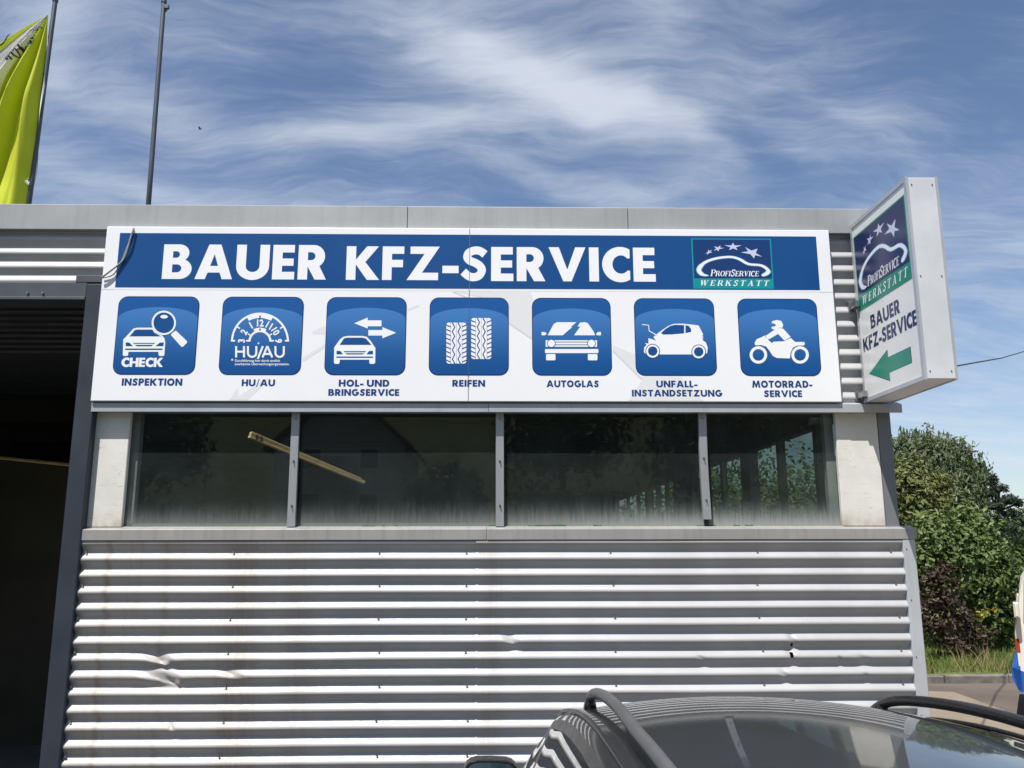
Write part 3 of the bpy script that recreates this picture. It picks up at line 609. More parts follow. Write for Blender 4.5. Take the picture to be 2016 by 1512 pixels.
SER = {  # upright shapes of the italic serif capitals, slanted when set
 'P': (.72, stem(.07)+[(ribbon([(.2, .965)]+arc(.42, .72, .22, .245, 90, -90, 12)+[(.2, .475)], [.07]*4+[.17]*7+[.07]*4), [])]),
 'R': (.84, stem(.07)+[(ribbon([(.2, .965)]+arc(.42, .72, .21, .245, 90, -90, 12)+[(.2, .475)], [.07]*4+[.17]*7+[.07]*4), []), ([(.36, .47), (.55, .5), (.86, 0), (.64, 0)], [])]),
 'O': (.86, [(arc(.43, .5, .43, .52, 0, 350, 28), [arc(.43, .5, .23, .45, 0, 350, 24)])]),
 'F': (.68, stem(.07)+[rc(.2, .66, .93, 1), rc(.6, .66, .76, 1), rc(.2, .5, .48, .55), rc(.46, .51, .4, .63)]),
 'I': (.36, stem(.07)),
 'S': (.62, [(ribbon(smooth_path([(.54, .80), (.46, .93), (.30, .97), (.13, .88), (.12, .70), (.30, .55), (.47, .40), (.50, .20), (.34, .04), (.15, .05), (.05, .22)]), .13), []), rc(.52, .58, .72, 1), rc(.02, .08, 0, .3)]),
 'E': (.72, stem(.07)+[rc(.2, .66, .93, 1), rc(.6, .66, .76, 1), rc(.2, .5, .48, .55), rc(.46, .51, .4, .63), rc(.2, .7, 0, .07), rc(.64, .7, 0, .26)]),
 'V': (.88, [([(.06, 1), (.28, 1), (.50, .28), (.44, 0), (.38, 0)], []), ([(.66, 1), (.74, 1), (.46, 0), (.41, .0)], []), rc(0, .36, .94, 1), rc(.58, .86, .94, 1)]),
 'C': (.76, [(ribbon(arc(.45, .5, .38, .48, 50, 310, 24), [.06+.15*math.sin(math.pi*i/24) for i in range(25)]), []), rc(.66, .72, .66, 1), rc(.66, .72, 0, .2)]),
 'W': (1.24, [([(.06, 1), (.27, 1), (.42, .28), (.36, 0), (.30, 0)], []), ([(.58, .9), (.64, .9), (.37, 0), (.33, 0)], []), ([(.50, 1), (.71, 1), (.88, .28), (.82, 0), (.76, 0)], []), ([(1.08, 1), (1.15, 1), (.85, 0), (.80, 0)], []), rc(0, .34, .94, 1), rc(.46, .78, .94, 1), rc(1.0, 1.26, .94, 1)]),
 'K': (.90, stem(.07)+[([(.24, .42), (.24, .5), (.68, 1), (.78, 1)], []), ([(.36, .58), (.50, .70), (.86, 0), (.62, 0)], []), rc(.56, .88, .94, 1), rc(.56, .92, 0, .06)]),
 'T': (.78, [rc(.29, .48, 0, 1), rc(.2, .57, 0, .06), rc(0, .78, .93, 1), rc(0, .06, .74, 1), rc(.72, .78, .74, 1)]),
 'A': (.92, [([(.12, 0), (.20, 0), (.50, .9), (.46, 1), (.42, .92)], []), ([(.38, 1), (.52, 1), (.84, 0), (.62, 0)], []), rc(.26, .66, .30, .37), rc(0, .30, 0, .06), rc(.54, .92, 0, .06)]),
}
def set_text(mb, txt, x0, x1, y0, y1, fn, font=GL, gap=.085, slant=0, small=1.0):
    """capital lettering fitted into the box x0..x1, y0..y1 of the 2-D space that fn maps to the sign"""
    adv = []; x = 0
    for i, ch in enumerate(txt):
        s = small if (ch.islower()) else 1.0; w_ = font[ch.upper()][0]*s; adv.append((x, s)); x += w_+gap
    tot = x-gap; sx = (x1-x0)/(tot+slant*(1 if small == 1 else 1)); sy = (y1-y0)
    for ch, (xo, s) in zip(txt, adv):
        for j, (outer, holes) in enumerate(font[ch.upper()][1]):
            f = (lambda a, b_, xo=xo, s=s, j=j: fn(x0+(xo+a*s+slant*b_*s)*sx, y0+b_*s*sy, j*.00012))
            mb.poly(outer, holes, f)
def blender_text(body, bold=0.0):
    cu_ = bpy.data.curves.new('t', 'FONT'); cu_.body = body; cu_.size = 1; cu_.offset = bold; cu_.fill_mode = 'FRONT'; cu_.resolution_u = 3
    o_ = bpy.data.objects.new('t', cu_); COL.objects.link(o_); dg = bpy.context.evaluated_depsgraph_get()
    me = bpy.data.meshes.new_from_object(o_.evaluated_get(dg)); vs = [v.co.copy() for v in me.vertices]; fs = [tuple(p.vertices) for p in me.polygons]
    bpy.data.objects.remove(o_); bpy.data.curves.remove(cu_); bpy.data.meshes.remove(me); return vs, fs

# ------------------------------------------------------------------ the long sign board
SY = -.08
A_ = at(194, 620, SY).x, at(1644, 620, SY).x
kS = k(SY); SX0, SX1, SZ0, SZ1 = -2.694*kS, 2.332*kS, H+.9445*kS, H+2.168*kS
sign = empty('sign_board', (0, SY, SZ0), 'long white and blue sign board reading BAUER KFZ-SERVICE over seven service pictograms', 'sign')
xs_ = at(923.5, 620, SY).x
for a, bb in ((SX0, xs_-.0012), (xs_+.0012, SX1)):
    MB().bevbox(a, bb, SY, -.036, SZ0, SZ1, .003).build('sign_panel', 'sign_white', sign)
MB().box(xs_-.006, xs_+.006, SY+.006, SY+.03, SZ0+.004, SZ1-.004).build('panel_joint', 'seam_dark', sign)
def lay(mm): return lambda px, py, e=0.: at(px, py, SY-.001*mm-e)
def crop(cx0, cy0, s, mm):                     # measurements read off an enlarged crop of the photograph
    return lambda a, b_, e=0.: at(cx0+a/s, cy0+b_/s, SY-.001*mm-e)
C2 = lambda mm: crop(160, 430, 3.877, mm)
C3 = lambda mm: crop(620, 430, 3.877, mm)
C4 = lambda mm: crop(1000, 430, 3.877, mm)
C5 = lambda mm: crop(1340, 320, 3.0235, mm)
def XZ(mm): return lambda x, z, e=0.: Vector((x, SY-.001*mm-e, z))
# faint grey star print on the white
for pl in ([(893, 573.5), (1043, 573.5), (1052, 592), (1047, 664), (1001, 632), (1001, 588), (950, 586)], [(1206.6, 679.7), (1252, 698.8), (1255, 736), (1265, 747), (1206.6, 690)], [(1258, 742), (1340, 742), (1385, 789), (1237, 789), (1265, 747)]):
    MB().poly(pl, fn=lay(.5)).build('star_print', 'sign_grey_print', sign)
for pl in ([(1690, 1060), (1860, 960), (1855, 990), (1690, 1095)], [(1760, 865), (1860, 820), (1860, 885), (1765, 880)], [(1130, 1385), (1195, 1290), (1197, 1360), (1430, 1215), (1400, 1260), (1270, 1385)]):
    MB().poly(pl, fn=C2(.5)).build('star_print', 'sign_grey_print', sign)
MB().poly([(705, 690), (790, 655), (797, 672), (705, 706)], fn=C3(.5)).build('star_print', 'sign_grey_print', sign)
for pl in ([(1001, 632), (1047, 664), (1047, 668), (1001, 637)], [(1206.6, 688), (1262, 742), (1262, 747), (1206.6, 692)], [(893, 573.5), (925, 586), (925, 589), (891, 575)]):
    MB().poly(pl, fn=lay(.9)).build('star_print_edge', 'sign_grey_edge', sign)
# blue band split at the joint, white hairline of the upper panel
bx0, bx1, bz0, bz1 = -2.6005*kS, 2.2385*kS, H+1.730*kS, H+2.1205*kS
band = MB()
for a, bb in ((bx0, xs_-.0016), (xs_+.0016, bx1)): band.poly([(a, bz0), (bb, bz0), (bb, bz1), (a, bz1)], fn=XZ(1.2))
band = band.build('blue_band', 'sign_blue', sign)
hl_ = MB()
for a, bb in ((SX0+.003, bx0), (bx1, SX1-.003)): hl_.poly([(a, bz0-.016), (bb, bz0-.016), (bb, bz0-.0135), (a, bz0-.0135)], fn=XZ(1.0))
hl_.poly([(bx0, bz0-.016), (bx1, bz0-.016), (bx1, bz0-.0145), (bx0, bz0-.0145)], fn=XZ(1.0))
hl_.build('panel_hairline', 'sign_grey_edge', sign)
tx = MB(); zt0, zt1 = H+1.797*kS, H+2.040*kS
mp = XZ(2.0); sz = at(800, 555, SY).z
def row(px0, px1, pt0, pt1, txt, mb, mm=2.0, gap=.085):      # text box given by photograph measures, set level on the sign
    a = at(px0, (pt0+pt1)/2, SY); b_ = at(px1, (pt0+pt1)/2, SY); lo = at((px0+px1)/2, pt1, SY).z; hi = at((px0+px1)/2, pt0, SY).z
    set_text(mb, txt, a.x, b_.x, lo, hi, XZ(mm), gap=gap)
for a, bb, t0, t1, s_, g_ in ((321, 643, 482, 550, 'BAUER', .10), (682, 903, 485.5, 551.5, 'KFZ-', .085), (908, 1290, 487, 554, 'SERVICE', .10)):
    tx = MB(); row(a, bb, t0, t1, s_, tx, gap=g_); tx.build('lettering', 'sign_lettering', band)
# joint line over the print
MB().poly([(xs_-.0012, SZ0+.003), (xs_+.0012, SZ0+.003), (xs_+.0012, SZ1-.003), (xs_-.0012, SZ1-.003)], fn=XZ(4.6)).build('joint_line', 'seam_dark', sign)

def rrect(x0, x1, z0, z1, r, n=7): return arc(x1-r, z1-r, r, r, 0, 90, n)+arc(x0+r, z1-r, r, r, 90, 180, n)+arc(x0+r, z0+r, r, r, 180, 270, n)+arc(x1-r, z0+r, r, r, 270, 360, n)
def circ(x, y, r, n=28, ry=None): return [(x+r*math.cos(2*math.pi*i/n), y+(ry or r)*math.sin(2*math.pi*i/n)) for i in range(n)]
tz0, tz1 = H+1.1215*kS, H+1.6665*kS
def px_x(px): return at(px, 663, SY).x
TILES = [(px_x(227.5), px_x(388.5)), (px_x(434.5), px_x(595.5)), (px_x(641), px_x(799.5)), (px_x(845), px_x(1001.7)), (px_x(1047.5), px_x(1203.5)), (px_x(1249.5), px_x(1408.5)), (px_x(1454.6), px_x(1612.2))]
tile = []
for i, (a, bb) in enumerate(TILES):
    o_ = MB().poly(rrect(a, bb, tz0, tz1, .062), fn=XZ(1.2)).build('pictogram_tile', 'sign_navy', sign)
    e = .0055
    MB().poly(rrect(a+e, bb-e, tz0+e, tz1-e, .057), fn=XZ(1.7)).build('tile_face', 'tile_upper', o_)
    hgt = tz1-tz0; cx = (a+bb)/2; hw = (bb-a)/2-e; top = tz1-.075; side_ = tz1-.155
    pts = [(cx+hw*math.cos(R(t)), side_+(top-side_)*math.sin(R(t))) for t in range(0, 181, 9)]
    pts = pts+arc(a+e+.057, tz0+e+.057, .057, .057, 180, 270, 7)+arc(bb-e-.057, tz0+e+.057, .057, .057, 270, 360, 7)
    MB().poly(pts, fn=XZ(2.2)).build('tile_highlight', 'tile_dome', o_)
    tile.append(o_)
CAR = dict(body=[(145, 1100), (147, 985), (190, 925), (215, 904), (250, 897), (365, 897), (396, 904), (425, 935), (462, 990), (460, 1100), (452, 1110), (420, 1110), (415, 1102), (415, 1078), (190, 1078), (188, 1102), (182, 1110), (152, 1110)],
           blue=[[(188, 965), (222, 915), (250, 910), (360, 910), (388, 916), (432, 965)], [(165, 1010), (195, 1012), (215, 1037), (165, 1037)], [(443, 1010), (413, 1012), (393, 1037), (443, 1037)],
                 [(218, 1013), (390, 1013), (382, 1021), (226, 1021)], [(230, 1029), (380, 1029), (362, 1038), (246, 1038)], [(163, 1054), (443, 1054), (443, 1064), (163, 1064)]])
def picto(i, whites, blues, wf_, bf_, wname='pictogram', extra=None):
    for q in whites: MB().poly(q[0] if isinstance(q, tuple) else q, q[1] if isinstance(q, tuple) else (), fn=wf_).build(wname, 'sign_lettering', tile[i])
    for q in blues: MB().poly(q, fn=bf_).build('pictogram_detail', 'picto_blue', tile[i])
# 1 inspection: car under a magnifier
c1 = [(317, 1042), (320, 925), (358, 885), (398, 842), (425, 834), (545, 834), (600, 872), (635, 915), (641, 945), (634, 1042), (627, 1050), (597, 1050), (590, 1043), (590, 1018), (360, 1018), (357, 1043), (350, 1050), (324, 1050)]
picto(0, [c1], [[(368, 900), (408, 853), (425, 848), (543, 848), (556, 870), (590, 890), (612, 900)], [(338, 946), (368, 948), (394, 975), (340, 975)], [(630, 946), (600, 948), (566, 975), (626, 975)], [(392, 950), (565, 950), (555, 957), (405, 957)], [(408, 965), (550, 965), (535, 976), (425, 976)], [(335, 993), (620, 993), (620, 1004), (335, 1004)]], C2(2.8), C2(3.2), 'car_pictogram')
picto(0, [(circ(630, 797, 93, 36), [circ(630, 797, 79, 32)]), [(684, 890), (690, 880), (716, 858), (726, 860), (806, 936), (808, 948), (776, 980), (764, 980)], circ(632, 750, 29, 18, 14)], [circ(630, 797, 78.5, 32)], C2(4.0), C2(3.7), 'magnifier_pictogram')
ck_ = MB(); row(239.5, 321.5, 704.5, 722.5, 'CHECK', ck_, 2.8, .05); ck_.build('lettering', 'sign_lettering', tile[0])
# 2 inspection sticker dial
def ringseg(cx, cy, r0, r1, a0, a1, n=30): return arc(cx, cy, r1, r1, a0, a1, n)+arc(cx, cy, r0, r0, a1, a0, n)
f2 = lambda mm: (lambda a, b_, e=0.: C2(mm)(1364+(a), 940-(b_), e))
D = [ringseg(0, 0, 206, 221, 0, 180), ringseg(0, 0, 180, 207, 62, 118, 12), ringseg(0, 0, 72, 88, 0, 180), ringseg(0, 0, 87, 106, 62, 118, 10), [(-222, 0), (-190, 0), (-190, 12), (-222, 12)], [(190, 0), (222, 0), (222, 12), (190, 12)], [(-106, 0), (-72, 0), (-72, 12), (-106, 12)], [(72, 0), (106, 0), (106, 12), (72, 12)]]
for ang in (33, 147):
    c_, s_ = math.cos(R(ang)), math.sin(R(ang))
    for r0, r1 in ((182, 210), (86, 108)): D.append([(r0*c_-5*s_, r0*s_+5*c_), (r1*c_-5*s_, r1*s_+5*c_), (r1*c_+5*s_, r1*s_-5*c_), (r0*c_+5*s_, r0*s_-5*c_)])
dial = MB()
for j, q in enumerate(D): dial.poly(q, fn=lambda a, b_, j=j: f2(2.8)(a, b_, j*.00008))
MBb = MB().poly([(-5, 178), (5, 178), (5, 200), (-5, 200)], fn=f2(4.2)); MBb.poly([(-5, 86), (5, 86), (5, 100), (-5, 100)], fn=f2(4.2)); MBb.build('pictogram_detail', 'picto_blue', tile[1])
for body, ang in (('3', 178), ('2', 149), ('1', 119), ('12', 89), ('11', 60), ('10', 33), ('9', 2)):
    vs, fs = blender_text(body, .035); xs2 = [v.x for v in vs]; cx = (min(xs2)+max(xs2))/2; hgt = max(v.y for v in vs); s_ = 52/hgt; rr = 117; th = R(ang-90)
    pts = []
    for v in vs:
        lx, ly = (v.x-cx)*s_*.86, v.y*s_; a_, b_ = lx*math.cos(th)-(ly+rr)*math.sin(th), lx*math.sin(th)+(ly+rr)*math.cos(th); pts.append(f2(3.6)(a_, b_))
    dial.add(pts, fs)
dial.build('dial_pictogram', 'sign_lettering', tile[1])
ht = MB()
def text_row(mb, body, fx, x0, x1, ybase, bold=0.0, hgt=None, ytop=None):
    vs, fs = blender_text(body, bold); xa, xb = min(v.x for v in vs), max(v.x for v in vs); s_ = (x1-x0)/(xb-xa); sy_ = s_ if ytop is None else (ybase-ytop)/max(v.y for v in vs)
    mb.add([fx(x0+(v.x-xa)*s_, ybase-v.y*sy_) for v in vs], fs)
# lighter strokes for HU/AU
def strokes(mb, lst, wd, fx):
    for j, q in enumerate(lst): mb.poly(ribbon(q, wd), fn=lambda a, b_, j=j: fx(a, b_, j*.0001))
U_ = lambda x: [(x, 975), (x, 1025)]+[(x+32-32*math.cos(R(t)), 1025+32*math.sin(R(t))) for t in range(15, 180, 15)]+[(x+64, 1025), (x+64, 975)]
strokes(ht, [[(1182, 975), (1182, 1061)], [(1242, 975), (1242, 1061)], [(1188, 1017), (1236, 1017)], U_(1272), [(1347, 1072), (1386, 975)], [(1384, 1061), (1420, 975)], [(1420, 975), (1458, 1061)], [(1400, 1035), (1443, 1035)], U_(1482)], 15, C2(2.8))
for j, (cx, cy, r_) in enumerate(((1353, 953, 8), (1152, 1079, 9))):
    strokes(ht, [[(cx-r_*math.cos(R(t)), cy-r_*math.sin(R(t))), (cx+r_*math.cos(R(t)), cy+r_*math.sin(R(t)))] for t in (30, 90, 150)], 3.2, C2(2.8+.5*j))
text_row(ht, 'Durchführung hier durch amtlich', C2(2.8), 1173, 1516, 1094, .012)
text_row(ht, 'anerkannte Überwachungsorganisation.', C2(2.8), 1172, 1588, 1120, .012)
ht.build('lettering', 'sign_lettering', tile[1])
# 3 fetch and bring service
picto(2, [CAR['body']], CAR['blue'], C3(2.8), C3(3.3), 'car_pictogram')
picto(2, [[(300, 800), (403, 757), (403, 778), (508, 778), (508, 823), (403, 823), (403, 840)], [(620, 873), (515, 830), (515, 852), (408, 852), (408, 894), (515, 894), (515, 915)]], [], C3(2.8), None, 'arrow_pictogram')
# 4 tyres
for x0, y0 in ((1003, 795), (1193, 760)):
    x1, y1 = x0+153, y0+313; bl = []
    for zx in (55, 98):
        zz_ = [(x0+zx+(9 if n_ % 2 else -9)*(1 if zx < 70 else 1), y0+n_*313/9) for n_ in range(10)]; bl.append(ribbon(zz_, 9))
    for n_ in range(9):
        y = y0+14+n_*33.5; bl.append([(x0-1, y), (x0+32, y+14), (x0+32, y+23), (x0-1, y+9)]); bl.append([(x1+1, y), (x1-32, y+14), (x1-32, y+23), (x1+1, y+9)])
    for xx in (33, 76.5, 120): bl.append([(x0+xx-1, y0), (x0+xx+1, y0), (x0+xx+1, y1), (x0+xx-1, y1)])
    W_ = MB().poly(rrect(x0, x1, y0, y1, 20), fn=C3(2.8)); W_.build('tyre_pictogram', 'sign_lettering', tile[3])
    B_ = MB()
    for j, q in enumerate(bl): B_.poly(q, fn=lambda a, b_, j=j: C3(3.2)(a, b_, (j % 3)*.0001))
    B_.build('tread_pictogram', 'picto_blue', tile[3])
# 5 windscreen
picto(4, [[(303, 892), (310, 880), (350, 805), (375, 792), (523, 792), (480, 828), (492, 828), (418, 892)], [(505, 892), (553, 825), (532, 825), (550, 795), (590, 792), (610, 800), (655, 865), (665, 892)], [(257, 867), (283, 867), (295, 880), (283, 892), (257, 892)], [(672, 882), (685, 867), (710, 867), (710, 892), (680, 892)],
          [(288, 930), (680, 930), (680, 980), (288, 980)], rrect(283, 690, 997, 1028, 5, 3), rrect(291, 363, 1035, 1083, 8, 3), rrect(610, 683, 1035, 1083, 8, 3)],
      [[(360, 941), (607, 941), (607, 946), (360, 946)], [(360, 962), (607, 962), (607, 967), (360, 967)], circ(331, 954, 33), circ(638, 954, 33)], C4(2.8), C4(3.2), 'windscreen_pictogram')
picto(4, [circ(331, 954, 28), circ(638, 954, 28)], [], C4(3.7), None, 'headlamp_pictogram')
# 6 accident repair
picto(5, [[(1110, 905), (1140, 880), (1180, 850), (1225, 820), (1265, 805), (1330, 803), (1400, 810), (1455, 817), (1475, 855), (1490, 885), (1484, 900), (1494, 905), (1480, 912), (1494, 920), (1482, 928), (1510, 945), (1525, 985), (1520, 1030), (1405, 1038), (1160, 1038), (1045, 1030), (1038, 1020), (1040, 985), (1058, 966), (1046, 950), (1073, 957), (1072, 915), (1095, 920), (1130, 934)]],
      [[(1168, 875), (1200, 845), (1240, 820), (1275, 812), (1345, 814), (1345, 877), (1250, 885), (1185, 886)], [(1355, 815), (1380, 820), (1398, 845), (1398, 866), (1355, 875)], circ(1105, 1013, 56), circ(1456, 1018, 56)], C4(2.8), C4(3.2), 'damaged_car_pictogram')
picto(5, [(circ(1105, 1013, 50), [circ(1105, 1013, 36)]), (circ(1456, 1018, 50), [circ(1456, 1018, 36)]), ribbon([(1025, 810), (1073, 815), (1078, 858), (1135, 892)], 7)], [], C4(3.7), None, 'wheel_pictogram')
# 7 motorcycle
picto(6, [[(440, 1075), (452, 1052), (480, 1040), (505, 1028), (512, 1042), (528, 1062), (545, 1076), (552, 1066), (615, 1064), (655, 1044), (682, 1068), (735, 1068), (740, 1078), (735, 1088), (692, 1090), (668, 1102), (655, 1130), (650, 1166), (572, 1163), (548, 1150), (530, 1122), (510, 1096), (480, 1086), (445, 1088)],
          [(500, 1036), (540, 1008), (570, 988), (592, 984), (612, 990), (655, 1038), (618, 1060), (580, 1020), (530, 1050), (512, 1050)],
          (circ(463, 1145, 52), [circ(463, 1145, 35)]), (circ(711, 1145, 52), [circ(711, 1145, 35)]), [(540, 955), (548, 943), (575, 937), (600, 944), (610, 966), (606, 984), (588, 982), (570, 990), (560, 994), (543, 990), (541, 978), (564, 975), (566, 962)]],
      [], C5(2.8), None, 'motorcycle_pictogram')
# captions
cp_ = [(240, 359, 745, 759, 'INSPEKTION'), (476, 541.5, 747, 760, 'HU/AU'), (667, 766.5, 747.5, 761, 'HOL- UND'), (646.5, 786, 766, 779, 'BRINGSERVICE'), (890.5, 955, 748, 761, 'REIFEN'), (1076, 1179, 749, 762, 'AUTOGLAS'), (1292, 1373, 749.5, 762.5, 'UNFALL-'), (1244, 1422, 767.5, 780.5, 'INSTANDSETZUNG'), (1480.5, 1599, 749.5, 763, 'MOTORRAD-'), (1504, 1579, 768.5, 781.5, 'SERVICE')]
for a, bb, t0, t1, s_ in cp_:
    q = MB(); row(a, bb, t0, t1, s_, q, 1.2, .11); q.build('caption', 'caption_blue', sign)

def star(cx, cy, r, rot, sx=1., sy=1., sh=0., tail=1.3):
    p = []
    for i in range(10):
        rr = r if i % 2 == 0 else r*.40
        if i == 8 or i == 2: rr *= tail
        a_ = R(90+36*i+rot); x, y = rr*math.cos(a_)*sx, rr*math.sin(a_)*sy; p.append((cx+x+sh*y, cy+y))
    return p
def logo(fn, parent, c_bg, c_teal, z=1.0):
    """u right 0..1, v up 0..1; fn(u, v, mm)"""
    F = lambda mm: (lambda u, v, e=0.: fn(u, v, mm+e*1000))
    MB().poly([(0, 0), (1, 0), (1, 1), (0, 1)], fn=F(.4)).build('logo_border', c_teal, parent)
    pn = MB().poly([(.016, .205), (.984, .205), (.984, .98), (.016, .98)], fn=F(.8)).build('logo_field', c_bg, parent)
    sp_ = smooth_path([(.195, .255), (.115, .28), (.078, .38), (.15, .51), (.29, .595), (.47, .63), (.585, .59), (.70, .49), (.85, .465), (.93, .39), (.935, .32), (.86, .255)], 5)
    n = len(sp_); wd = [.052*(.35+.65*math.sin(math.pi*min(1, (i+2)/(n+3)*1.0))) for i in range(n)]
    wd = [(.05 if .08 < i/n < .25 or i/n > .85 else .038)*min(1, (i+1)/4, (n-i)/4+.25) for i in range(n)]
    g_ = MB().poly(ribbon(sp_, [q*1.45 for q in wd]), fn=F(1.2)).build('car_swoosh_glow', 'logo_glow', pn)
    MB().poly(ribbon(sp_, wd), fn=F(1.6)).build('car_swoosh', 'sign_lettering', pn)
    for q in (star(.213, .725, .048, -25, .75, 1.2, .55), star(.33, .80, .066, -12, .85, 1.0, .35), star(.52, .835, .082, 0, 1.1, 1.0, .0), star(.755, .715, .105, 15, 1.0, 1.15, -.5)): MB().poly(q, fn=F(1.2)).build('star', 'logo_lilac', pn)
    t = MB(); set_text(t, 'ProfiService', .215, .835, .245, .375, F(2.0), SER, .03, .22, .80); t.build('lettering', 'sign_lettering', pn)
    t = MB(); set_text(t, 'WERKSTATT', .075, .95, .055, .165, F(1.2), SER, .36, .25); t.build('lettering', 'sign_lettering', parent)
la, lb = at(1363, 520, SY).x, at(1520.5, 520, SY).x; lz0, lz1 = at(1440, 568.5, SY).z, at(1440, 470, SY).z
lg = bpy.data.objects.new('workshop_logo', bpy.data.meshes.new('workshop_logo')); bpy.data.objects.remove(lg)
back = MB().poly([(la-.001, lz0-.001), (lb+.001, lz0-.001), (lb+.001, lz1+.001), (la-.001, lz1+.001)], fn=XZ(1.5)).build('workshop_logo', 'logo_teal', sign)
logo(lambda u, v, mm: Vector((la+(lb-la)*u, SY-.0015-.001*mm, lz0+(lz1-lz0)*v)), back, 'logo_blue', 'logo_teal')
# small brackets along the upper edge and marks
# ------------------------------------------------------------------ blade sign on the right corner
BXL, BXR, BYF, BYB = 2.455, 2.650, -CAM_D+4.64, -.06
BZ0, BZ1 = H+.928, H+2.172
blade = empty('projecting_sign', (BXL, 0, BZ0), 'white box sign jutting out from the corner with green arrow and workshop logo', 'sign')
bb = MB(); bb.bevbox(BXL+.012, BXR-.012, BYF, BYB, BZ0+.004, BZ1-.004, .004); bb.build('sign_case', 'blade_alu', blade)
fr_ = MB(); t = .026
for xa, xb in ((BXL, BXL+.016), (BXR-.016, BXR)):
    fr_.box(xa, xb, BYF-.003, BYF+t, BZ0, BZ1); fr_.box(xa, xb, BYB-t, BYB+.002, BZ0, BZ1); fr_.box(xa, xb, BYF+t, BYB-t, BZ1-t, BZ1); fr_.box(xa, xb, BYF+t, BYB-t, BZ0, BZ0+t)
fr_.build('sign_frame', 'blade_alu_edge', blade)
MB().box(BXL+.006, BXL+.0115, BYF+t, BYB-t, BZ0+t, BZ1-t).build('acrylic_panel', 'blade_acrylic', blade)
MB().box(BXR-.0115, BXR-.006, BYF+t, BYB-t, BZ0+t, BZ1-t).build('acrylic_panel', 'blade_acrylic', blade)
for xx in (BXL+.035, BXR-.035):
    for z in (BZ0+.05, (BZ0+BZ1)/2, BZ1-.05): MB().tube([(xx, BYF+.002, z), (xx, BYF-.004, z)], .0042, 8).build('screw', 'screw_steel', blade)
BF = BXL+.006
def B5(a, b_):                                 # crop of the photograph -> point of the blade's left face
    return atx(1340+a/3.0235, 320+b_/3.0235, BF)
def bface(mm): return lambda y, z, e=0.: Vector((BF-.001*mm-e, y, z))
tl, tr_, br, blw = B5(1025, 455), B5(1330, 185), B5(1378, 685), B5(1058, 897)
ly0, ly1 = min((tl.y+blw.y)/2, BYB-t-.004), (tr_.y+br.y)/2
lzt, lzb = (tl.z+tr_.z)/2, (br.z+blw.z)/2
lb_ = MB().poly([(ly0, lzb), (ly1, lzb), (ly1, lzt), (ly0, lzt)], fn=bface(.3)).build('workshop_logo', 'blade_green', blade)
logo(lambda u, v, mm: Vector((BF-.0008-.001*mm, ly0+(ly1-ly0)*u, lzb+(lzt-lzb)*v)), lb_, 'blade_navy', 'blade_green')
lt = MB()
p0, p1, p2, p3 = B5(1133, 990), B5(1128, 906), B5(1302, 812), B5(1305, 897)
set_text(lt, 'BAUER', (p0.y+p1.y)/2, (p2.y+p3.y)/2, (p0.z+p3.z)/2, (p1.z+p2.z)/2, bface(.6))
p0, p1, p2, p3 = B5(1074, 1137), B5(1067, 1058), B5(1404, 872), B5(1410, 968)
set_text(lt, 'KFZ-SERVICE', min((p0.y+p1.y)/2, BYB-t-.018), (p2.y+p3.y)/2, (p0.z+p3.z)/2, (p1.z+p2.z)/2, bface(.6), gap=.05)
lt.build('lettering', 'blade_navy', blade)
ar = [B5(*q) for q in ((1125, 1260), (1232, 1115), (1238, 1160), (1367, 1097), (1372, 1190), (1245, 1250), (1248, 1297))]
yt = [v.y for v in ar]; zc = ar[0].z; up_ = (ar[2].z+ar[3].z)/2; dn = (ar[4].z+ar[5].z)/2
apts = [(ar[0].y, (up_+dn)/2), (ar[1].y, ar[1].z), (ar[1].y, up_), (ar[3].y, up_), (ar[3].y, dn), (ar[1].y, dn), (ar[1].y, ar[6].z)]
cxm = sum(a for a, _ in apts)/7; czm = sum(b_ for _, b_ in apts)/7
o_ = MB().poly([(cxm+(a-cxm)*1.02, czm+(b_-czm)*1.05) for a, b_ in apts], fn=bface(.4)).build('arrow', 'blade_navy', blade)
MB().poly(apts, fn=bface(.8)).build('arrow_fill', 'blade_green', o_)
for z in (H+1.60, H+.98):
    bk = MB(); bk.box(BXL-.03, BXL+.0, -.12, -.02, z-.02, z+.02); bk.box(BXL-.04, BXL+.01, -.03, -.012, z-.035, z+.035); bk.tube([(BXL-.015, -.07, z-.03), (BXL-.015, -.07, z+.03)], .010, 8); bk.build('wall_bracket', 'screw_steel', blade)
# loose cable over the sign's corner
q = [at(a, b_, SY-.018) for a, b_ in ((264, 449), (258, 470), (252, 490), (243, 510), (232, 522))]
cbl = MB(); pts = smooth_path([(p.x, p.z) for p in q]+[(at(218, 538, SY).x, at(218, 538, SY).z), (at(203, 549, SY).x, at(203, 549, SY).z)], 5)
cbl.tube([(x, SY-.020-.006*math.sin(i*.3), z) for i, (x, z) in enumerate(pts)], .0062, 8)
pts2 = smooth_path([(at(a, b_, SY).x, at(a, b_, SY).z) for a, b_ in ((264, 449), (259, 468), (250, 492), (240, 516), (225, 541), (204, 548))], 5)
cbl.tube([(x, SY-.010, z) for x, z in pts2], .004, 8)
tag(cbl.build('loose_cable', 'cable_grey', smooth=True), 'loose grey cable hanging over the sign corner before the word BAUER', 'cable')

